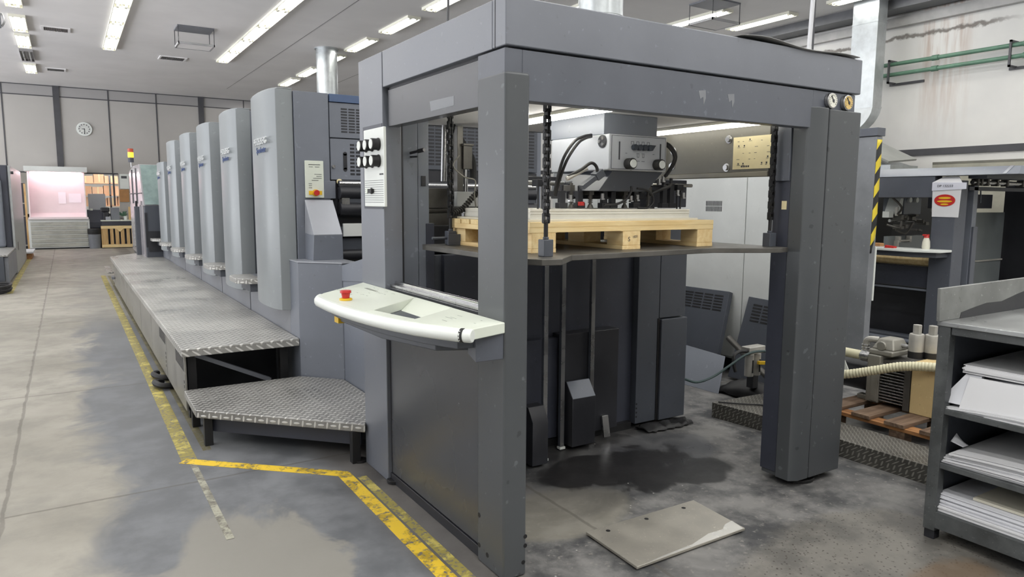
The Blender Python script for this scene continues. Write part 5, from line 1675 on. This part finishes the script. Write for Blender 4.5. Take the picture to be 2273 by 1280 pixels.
Q(MB().box(7.8, 11.5, 6.2, 6.4, 0, 1.83), 'side_wall', 'darker', 0)
Q(MB().box(9.45, 10.55, 4.55, 4.58, .5, 1.43), 'sheet_guard', 'grimeglass', .003)
Q(MB().box(9.45, 10.55, 4.53, 4.56, .80, .82), 'guard_rail', 'can', .002)
Q(MB().box(9.0, 9.5, 4.56, 4.6, .72, 1.2), 'guard_back', 'dark', .003)
b = MB(); b.box(10.62, 12.2, 4.2, 4.6, 0, 1.78)
Q(b, 'dark_upright', 'darker', .003)
Q(MB().box(9.3, 10.3, 4.6, 4.9, 1.48, 1.66), 'upper_box', 'dark', .005)
Q(MB().box(9.75, 9.82, 4.58, 4.6, 1.40, 1.48), 'box_latch', 'can', .002)
# machinery seen through the side opening
Q(MB().box(8.14, 8.50, 4.55, 4.8, 1.415, 1.60), 'grey_box', 'unit', .006)
b = MB(); b.hexa([(8.0, 4.56, 1.42), (8.12, 4.56, 1.42), (8.12, 4.7, 1.42), (8.0, 4.7, 1.42), (8.08, 4.56, 1.60), (8.14, 4.56, 1.60), (8.14, 4.7, 1.60), (8.08, 4.7, 1.60)])
Q(b, 'white_side', 'white', .003)
b = MB(); b.cyl((8.22, 4.55, 1.58), (8.22, 4.52, 1.58), .03, 18); b.cyl((8.36, 4.55, 1.58), (8.36, 4.52, 1.58), .03, 18)
Q(b, 'white_knob', 'white', .003)
b = MB(); b.cyl((8.23, 4.26, 1.47), (8.21, 4.22, 1.47), .042, 22)
kn = Q(b, 'slotted_knob', 'can', .004)
b = MB(); b.M = frame((8.21, 4.22, 1.47), (.9, -.4, -.08), (0, 0, 1)); b.box(-.045, .045, -.006, .006, 0, .004)
b.build('knob_slot', M['black'], kn)
random.seed(14)
for k in range(16):
    x = random.uniform(7.95, 8.55); z = random.uniform(1.20, 1.42)
    Q(MB().box(x, x + random.uniform(.02, .07), 4.5, 4.6, z, z + random.uniform(.02, .06)), 'small_fitting', 'castdk', .003)
b = MB()
for pts in ([(7.95, 4.6, 1.62), (8.0, 4.5, 1.5), (7.93, 4.5, 1.42)], [(7.9, 4.6, 1.3), (7.98, 4.5, 1.27), (8.02, 4.5, 1.34)], [(8.0, 4.55, 1.24), (8.1, 4.5, 1.20), (8.2, 4.5, 1.26), (8.25, 4.5, 1.32)]):
    b.tube(pts, .012, 8)
Q(b, 'machine_hose', 'castdk', 0)
Q(MB().cyl((7.95, 4.6, 1.345), (8.6, 4.6, 1.345), .018, 10), 'machine_rod', 'steel', 0)
Q(MB().box(7.86, 8.6, 4.55, 4.6, .98, 1.17), 'low_guard', 'grimeglass', .002)
b = MB(); b.box(8.0, 8.04, 4.5, 4.55, 1.10, 1.17); b.box(8.22, 8.26, 4.5, 4.55, 1.10, 1.17); b.cyl((8.02, 4.5, 1.12), (8.24, 4.5, 1.12), .012, 10); b.box(7.98, 8.0, 4.5, 4.55, 1.04, 1.12); b.box(7.96, 7.98, 4.52, 4.55, 1.4, 1.5)
Q(b, 'hinge_bracket', 'can', .002)
Q(MB().box(7.9, 7.99, 4.58, 4.66, 1.38, 1.45), 'junction_box', 'white', .004)
Q(MB().cyl((7.87, 4.04, .92), (7.87, 6.0, .92), .055, 20), 'paper_roller', M['pine'], 0)
Q(MB().box(7.80, 7.86, 4.03, 6.1, .64, .86), 'side_plate', 'dark', .003)
Q(MB().box(7.77, 7.80, 4.03, 6.1, .605, .625), 'side_rail', 'unit', .002)
Q(MB().box(8.1, 8.16, 4.03, 6.1, 0.0, .60), 'lower_plate', 'darker', .003)
Q(MB().cyl((7.86, 4.0, .06), (7.86, 6.1, .06), .04, 14), 'floor_tube', 'unitdk', 0)
Q(MB().cyl((7.80, 4.0, .03), (7.80, 6.1, .03), .025, 14), 'floor_tube', 'unit', 0)
Q(MB().box(7.7, 11.5, 5.9, 6.1, 0.0, 1.83), 'back_plate', 'darker', 0)

c2 = thing('side_console', 'White wedge-shaped side table on the older press', 'console', (7.55, 4.4, 1.0))
b = MB(); b.prism([(7.40, 4.0), (7.52, 3.80), (7.75, 3.80), (7.75, 5.4), (7.40, 5.4)], 1.04, 1.066)
MB()
b.build('table_top', M['white'], c2, .006)
b = MB(); b.prism([(7.46, 4.05), (7.56, 3.86), (7.75, 3.84), (7.75, 5.4), (7.46, 5.4)], .985, 1.04)
b.build('under_tray', M['unitdk'], c2, .004)
t = thing('spray_bottle', 'Small milky bottle with a red cap on the white side table', 'bottle', (7.66, 4.02, 1.066))
MB().lathe([(.036, 0), (.040, .02), (.036, .08), (.026, .11), (.024, .118)], (7.66, 4.02, 1.066), 20).build('body', M['bottle'], t)
b = MB(); b.cyl((7.66, 4.02, 1.184), (7.66, 4.02, 1.215), .028, 14, .02); b.box(7.63, 7.69, 4.005, 4.05, 1.205, 1.22)
b.build('cap', M['red'], t, .003)
bx = MB().box(7.50, 7.58, 4.42, 4.60, 1.066, 1.11).build('cork_block', M['cork'], None, .012)
tag(bx, 'Rounded brown cork block on the white side table by the hazard tape', 'block')
tag(MB().box(7.45, 7.52, 4.36, 4.50, 1.066, 1.075).build('note_paper', M['paper'], None), 'Small folded white note on the white side table', 'note')
b = MB(); b.box(7.46, 7.52, 4.25, 4.35, 1.066, 1.085); b.cyl((7.49, 4.25, 1.08), (7.49, 4.36, 1.09), .008, 8)
tag(b.build('red_clip', M['red'], None, .002), 'Red clip beside the note on the white side table', 'clip')

# paper notice on the column of the second press (generic emblem)
t = thing('paper_notice', 'White paper notice with a red and yellow emblem taped on the grey column', 'notice', (7.72, 3.9, 1.4))
b = MB(); b.hexa([(7.742, 3.765, 1.402), (7.748, 3.765, 1.402), (7.748, 4.028, 1.405), (7.742, 4.028, 1.405), (7.726, 3.745, 1.755), (7.732, 3.745, 1.755), (7.732, 4.035, 1.762), (7.726, 4.035, 1.762)])
b.hexa([(7.726, 3.745, 1.755), (7.732, 3.745, 1.755), (7.732, 4.035, 1.762), (7.726, 4.035, 1.762), (7.80, 3.815, 1.822), (7.805, 3.815, 1.822), (7.805, 3.96, 1.822), (7.80, 3.96, 1.822)])
b.build('sheet', M['paper'], t)
b = MB(); b.hexa([(7.722, 3.70, 1.69), (7.728, 3.70, 1.69), (7.728, 4.036, 1.675), (7.722, 4.036, 1.675), (7.720, 3.70, 1.755), (7.726, 3.70, 1.755), (7.726, 4.036, 1.762), (7.720, 4.036, 1.762)])
b.build('tape_strip', pm('clear_tape', (216, 218, 230), .2, var=.02), t)
text('DP 132233', 'number_print', .034, (7.7185, 3.905, 1.722), (0, -1, 0), (.04, 0, 1), M['ink'], t, .0004, 0, 'CENTER', .155)
def oval(b, cy, cz, ry, rz, x, th=.0015, n=28):
    k = .07 / .35
    v = [(x - (cz + rz * sin(2 * pi * i / n) - 1.40) * .045, cy + ry * cos(2 * pi * i / n), cz + rz * sin(2 * pi * i / n)) for i in range(n)]
    w_ = [(p[0] - th, p[1], p[2]) for p in v]
    b.add(v + w_, [tuple(range(n)), tuple(range(n, 2 * n))[::-1]] + [(i, n + i, n + (i + 1) % n, (i + 1) % n) for i in range(n)])
b = MB(); oval(b, 3.905, 1.575, .105, .062, 7.7405)
em = b.build('red_emblem', M['red'], t)
b = MB(); oval(b, 3.905, 1.600, .062, .011, 7.7385); oval(b, 3.905, 1.565, .075, .011, 7.7385); oval(b, 3.905, 1.535, .04, .009, 7.7385)
b.build('yellow_bands', M['yellow'], t)

# tall post with hazard tape
tp = thing('grey_post_cabinet', 'Tall plain grey post-like cabinet between the feeder column and the older press', 'cabinet', (6.9, 4.4, 0))
MB().box(6.85, 6.95, 4.15, 4.9, 0, 2.20).build('body', pm('scuffed_grey_post', (126, 129, 134), .45, var=.14, scale=2.5, speck=.4), tp, .004)
MB().box(6.835, 6.97, 4.135, 4.9, 2.205, 2.285).build('cap', M['paint2'], tp, .004)
MB().box(6.951, 6.975, 4.145, 4.17, .55, 1.10).build('edge_strip', M['white'], tp, .001)
b = MB(); v = []; f = []
for i in range(29):
    z = 2.17 - i * (1.13 / 28)
    o = .004 * sin(i * .9) + (.012 if i > 22 else 0) * sin(i)
    wv = .078 if i < 23 else .078 * (1 - (i - 22) / 9)
    v += [(6.858 + o * .3, 4.146 + o * .3, z), (6.858 + wv, 4.143 + o * .5, z)]
for i in range(28):
    f.append((i * 2, i * 2 + 1, i * 2 + 3, i * 2 + 2))
b.add(v, f)
hz = b.build('hazard_tape', M['hazard'], None); md = hz.modifiers.new('thick', 'SOLIDIFY'); md.thickness = .002; md.offset = 1
tag(hz, 'Yellow and black hazard tape strip hanging down the grey post corner', 'hazard tape')

# ------------------------------------------------------------------ machine at the far left
lm = thing('aisle_machine', 'Dark grey machine at the aisle edge, cut by the picture edge', 'machine', (-1.6, 17, 0))
MB().box(-3.0, -.945, 17.5, 21.5, .0, 2.19).build('cabinet', M['dark'], lm, .01)
MB().box(-.945, -.90, 17.52, 21.5, .02, 2.18).build('side_strip', M['zinc'], lm, .006)
MB().box(-3.0, -.96, 15.0, 17.48, .10, .53).build('low_box', M['unitdk'], lm, .01)
MB().box(-3.0, -.90, 15.0, 17.48, .53, .56).build('tread_cover', M['tread'], lm, .004)
MB().box(-.958, -.90, 15.05, 17.48, .08, .52).build('side_panel', M['base'], lm, .003)
MB().box(-2.8, -1.0, 15.1, 17.4, 0, .10).build('plinth', M['black'], lm)
MB().box(-3.0, -1.05, 17.30, 17.48, .56, 1.9).build('front_cover', M['unit'], lm, .05, 4)
b = MB(); b.box(-1.05, -.96, 17.40, 17.49, .56, 2.17)
b.build('edge_frame', M['dark'], lm, .004)
b = MB(); b.box(-.952, -.897, 18.2, 18.4, .45, .62); b.cyl((-.9, 17.8, 2.05), (-.86, 17.8, 2.05), .03, 12)
b.build('side_fitting', M['mull'], lm)
b = MB()
for k in range(4):
    b.tube([(-1.35, 14.1, .03 + k * .03), (-1.0, 13.85, .03 + k * .03), (-.87 + .02 * (k % 2), 14.1, .035 + k * .03), (-.9, 14.5, .035 + k * .03), (-1.2, 14.7, .03 + k * .03), (-1.5, 14.5, .03 + k * .03)], .022, 8)
tag(b.build('hose_coil', M['black'], None), 'Coil of black hose on the floor at the aisle machine', 'hose coil')
sp_ = thing('pallet_piece', 'Small white-topped reddish pallet piece on the floor behind the aisle machine', 'pallet', (-.9, 19.2, 0))
MB().box(-1.4, -.76, 21.6, 22.9, .15, .19).build('board', M['paper'], sp_)
MB().box(-1.36, -.80, 21.65, 22.8, 0, .15).build('block', M['orangewood'], sp_)
b = thing('hanging_lamp', 'Green-topped hanging machine lamp cut by the picture corner', 'lamp', (-.62, 12, 3.8))
MB().cyl((-.64, 12, 3.80), (-.64, 12, 3.99), .06, 16).build('body', M['base'], b, .01)
MB().cyl((-.64, 12, 3.99), (-.64, 12, 4.11), .055, 16, .04).build('cap', M['green'], b, .01)
MB().cyl((-.64, 12, 4.11), (-.64, 12, ZC), .01, 8).build('suspension_rod', M['mull'], b)
MB().tube([(-.58, 12, 3.82), (-.545, 12, 3.9), (-.57, 12, 4.0)], .012, 8).build('handle', M['steel'], b)

# ------------------------------------------------------------------ far end: viewing booth, desk, storage
vb = thing('viewing_booth', 'Pale viewing booth with a pink lit board over a chest of wide drawers', 'viewing booth', (-.25, 25.7, 0))
B_ = lambda mb, n, m, bev=.004, par=None: mb.build(n, M[m], par or vb, bev)
B_(MB().box(-.98, .62, 25.35, 26.25, 2.32, 2.47), 'hood', 'cabwhite', .008)
B_(MB().box(-.90, .52, 26.18, 26.24, 1.0, 2.32), 'lit_board', 'pinkpanel')
b = MB(); b.hexa([(-.93, 25.60, .96), (-.90, 25.60, .96), (-.90, 26.24, .96), (-.93, 26.24, .96), (-.93, 25.95, 2.32), (-.90, 25.95, 2.32), (-.90, 26.24, 2.32), (-.93, 26.24, 2.32)])
B_(b, 'side_wing', 'pinkpanel')
b = MB(); b.hexa([(.52, 25.60, .96), (.55, 25.60, .96), (.55, 26.24, .96), (.52, 26.24, .96), (.52, 25.95, 2.32), (.55, 25.95, 2.32), (.55, 26.24, 2.32), (.52, 26.24, 2.32)])
B_(b, 'side_wing', 'pinkpanel')
B_(MB().box(-.96, .58, 25.55, 26.2, .90, .96), 'desk_top', 'pinkpanel', .006)
b = MB(); b.hexa([(-.90, 25.66, .962), (.52, 25.66, .962), (.52, 26.18, .962), (-.90, 26.18, .962), (-.90, 25.66, .97), (.52, 25.66, .97), (.52, 26.18, 1.08), (-.90, 26.18, 1.08)])
B_(b, 'sloping_desk', 'pinkpanel', .002)
ck = B_(MB().box(-.98, .60, 25.62, 26.2, .04, .90), 'drawer_chest', 'cabwhite', .004)
for k in range(6):
    z = .07 + k * .128
    d_ = B_(MB().box(-.92, .54, 25.60, 25.622, z, z + .106), 'drawer', 'drawer', .008)
    if k < 6:
        MB().box(-.55, -.35, 25.588, 25.602, z + .085, z + .10).build('drawer_handle', M['can'], d_, .003)
        MB().box(.0, .2, 25.588, 25.602, z + .085, z + .10).build('drawer_handle', M['can'], d_, .003)
B_(MB().box(-.94, .56, 25.66, 26.1, 0, .04), 'plinth', 'darker', 0)
for y in (25.75, 26.0):
    MB().cyl((-.85, y, 2.29), (.47, y, 2.29), .02, 8).build('viewing_lamp', M['tubepink'], vb)
for x0, x1, z0, z1, lab in ((-.17, .03, 1.37, 1.72, 'Upright white sheet pinned on the pink lit board'), (.10, .43, 1.40, 1.68, 'Wide white sheet pinned on the pink lit board')):
    tag(MB().box(x0, x1, 26.165, 26.178, z0, z1).build('pinned_sheet', pm('pinned_paper', (246, 240, 246), .8, var=.01), None), lab, 'sheet')

# storage seen left of the booth
# the dark bits below are in the hall itself, in front of the partition
dk = thing('dark_locker', 'Dark blue-grey locker with shelf bars, left of the viewing booth', 'locker', (-1.3, 26.1, 0))
MB().box(-1.75, -1.0, 26.0, 26.36, .06, 1.98).build('body', M['dark'], dk, .004)
for z in (.98, 1.36, .10):
    MB().box(-1.75, -1.0, 25.98, 26.0, z, z + .03).build('shelf_bar', M['can'], dk)
tag(MB().box(-1.36, -1.16, 25.97, 25.998, 1.50, 1.76).build('picture_card', M['cork'], None), 'Small orange-brown picture card on the dark locker', 'card')
tag(MB().box(-1.035, -.985, 25.90, 25.98, 0, 1.96).build('wood_lath', M['pinez'], None), 'Upright wooden lath between the dark locker and the booth', 'lath')

# cartons on shelves behind the glass
cr = thing('carton_shelf', 'Steel shelf unit behind the glass, full of cardboard boxes', 'shelf unit', (1.2, 27.8, 0))
for z in (.5, 1.27, 1.62, 2.02, 2.5):
    MB().box(.3, 2.6, 27.5, 28.2, z, z + .03).build('shelf_board', M['carton2'], cr)
for x in (.3, 1.28, 2.55):
    MB().box(x, x + .05, 27.5, 27.55, 0, 2.9).build('post', M['mull'], cr)
random.seed(12)
n = 0
SZ = [('pale', 'carton2'), ('brown', 'carton')]
for zi, z in enumerate((1.30, 1.65, 2.05)):
    x = .36; k = 0
    while x < 2.2:
        wd = random.uniform(.3, .52); h = random.uniform(.22, .32)
        if not (x < 1.33 < x + wd and False):
            sh_, mk = SZ[(zi + k) % 2]
            t = thing('cardboard_box', '%s %s cardboard box from the booth side, on the %s carton shelf behind the glass' % (ORD[k].capitalize(), sh_, ('lowest', 'middle', 'top')[zi]), 'cardboard box', (x, 27.6, z), 'cardboard boxes behind the glass')
            MB().box(x, x + wd - .02, 27.53, 28.0, z, z + h).build('carton', M[mk], t, .004)
            MB().box(x + wd * .45, x + wd * .55, 27.527, 27.53, z + .02, z + h).build('tape', M['ivory'], t)
        x += wd; k += 1
# board, tub and bin between booth and desk
tag(MB().box(.62, 1.10, 26.375, 26.395, 1.05, 1.68).build('grey_notice_board', M['silverpanel'], None, .003), 'Grey notice board standing between the booth and the desk', 'notice board')
tb = thing('dark_tub', 'Dark grey tub unit on legs between the booth and the desk', 'tub', (.78, 26.0, 0))
MB().prism_x([(25.75, .62), (26.2, .62), (26.2, 1.18), (26.05, 1.18), (25.75, .8)], .56, 1.05).build('body', M['dark'], tb, .01)
MB().box(.60, 1.0, 25.85, 26.15, 0, .62).build('stand', M['darker'], tb)
MB().cyl((.68, 25.95, 1.16), (.68, 25.95, 1.22), .04, 12).build('lid_knob', M['cream'], tb)
wb = thing('waste_bin', 'Grey waste bin with a black liner beside the pallet-fronted desk', 'waste bin', (.71, 25.5, 0))
MB().lathe([(.15, 0), (.175, .5), (.17, .5), (.16, .48)], (.71, 25.5, 0), 24).build('bin_body', M['base'], wb)
MB().lathe([(.182, .44), (.19, .5), (.185, .60), (.16, .61)], (.71, 25.5, 0), 24).build('liner', M['black'], wb)
ds = thing('work_desk', 'Work desk with a pale top and dark apron behind a leaning pallet', 'desk', (1.5, 25.7, 0))
MB().box(.90, 2.4, 25.50, 26.2, .83, .865).build('desk_top', M['cream'], ds, .003)
MB().box(.92, 2.38, 25.53, 25.56, .70, .83).build('apron', M['dark'], ds, .002)
for x in (.93, 2.32):
    for y in (25.55, 26.1):
        MB().box(x, x + .05, y, y + .05, 0, .83).build('leg', M['dark'], ds)
MB().box(.92, 2.38, 25.9, 25.92, .1, .70).build('back_board', M['dark'], ds)
lp = thing('leaning_pallet', 'Wooden pallet standing upright against the front of the desk', 'pallet', (1.4, 25.4, 0))
for x0, x1 in ((.89, 1.07), (1.13, 1.22), (1.27, 1.37), (1.42, 1.52), (1.58, 1.67), (1.72, 1.82), (1.87, 1.98)):
    MB().box(x0, x1, 25.42, 25.44, .03, .68).build('slat', M['pinez'], lp, .002)
for z in (.02, .60):
    MB().box(.89, 1.98, 25.40, 25.42, z, z + .09).build('cross_board', M['pine'], lp, .002)
b = MB(); b.M = frame((1.40, 25.395, .60), (1, 0, 1), (-1, 0, 1)); b.box(-.07, .07, -.07, .07, -.004, .004)
b.build('diamond_mark', M['pine'], lp)
for z in (.02, .60):
    MB().box(.89, 1.98, 25.44, 25.49, z, z + .09).build('rear_board', M['pine'], lp, .002)
# things on the desk
t = thing('desk_device', 'Dark bulky device on the desk, next to the upright grey box', 'device', (1.06, 25.7, .865))
b = MB(); b.box(.98, 1.14, 25.6, 25.85, .865, 1.12); b.box(.92, 1.16, 25.58, 25.88, 1.12, 1.26)
b.build('body', M['darker'], t, .03)
MB().box(1.04, 1.18, 25.58, 25.62, .865, .97).build('front_box', M['slope'], t, .004)
tag(MB().box(1.19, 1.43, 25.62, 25.85, .865, 1.25).build('grey_box', M['base'], None, .006), 'Upright grey box standing on the desk', 'box')
t = thing('potted_plant', 'Small green plant in a white pot on the desk', 'plant', (1.58, 25.7, .865))
MB().lathe([(.05, 0), (.065, .12), (.06, .12)], (1.60, 25.7, .865), 16).build('pot', M['white'], t)
b = MB(); random.seed(1)
for k in range(40):
    a = random.uniform(0, 6.28); r = random.uniform(0, .1)
    b.hexa([(1.54 + r * cos(a), 25.7 + r * sin(a), .95 + random.uniform(0, .14) + dz) for dz in (0, 0, .004, .004, .03, .03, .034, .034)]) if False else b.cyl((1.56 + .02 * cos(a), 25.7, .97), (1.54 + r * 1.3 * cos(a), 25.7 + r * sin(a), 1.0 + random.uniform(.0, .14)), .006, 5, .016)
b.build('foliage', M['green'], t)
tag(MB().box(1.68, 1.98, 25.60, 25.64, .865, 1.28).build('wood_board', M['pinez'], None, .003), 'Bare wooden board leaning upright at the end of the desk', 'board')
# poster and cork board on the wall right of the glazing
pf = thing('wall_poster', 'White framed poster with a small dark picture on the far wall', 'poster', (1.66, YB - .03, 2.08))
MB().box(1.535, 1.80, YB - .03, YB - .002, 1.845, 2.32).build('frame', M['white'], pf, .004)
MB().box(1.58, 1.74, YB - .034, YB - .03, 2.18, 2.26).build('picture', M['mull'], pf)
tag(MB().box(1.505, 1.78, YB - .03, YB - .002, 1.425, 1.83).build('cork_board', M['cork'], None, .003), 'Brown cork board on the far wall under the poster', 'cork board')
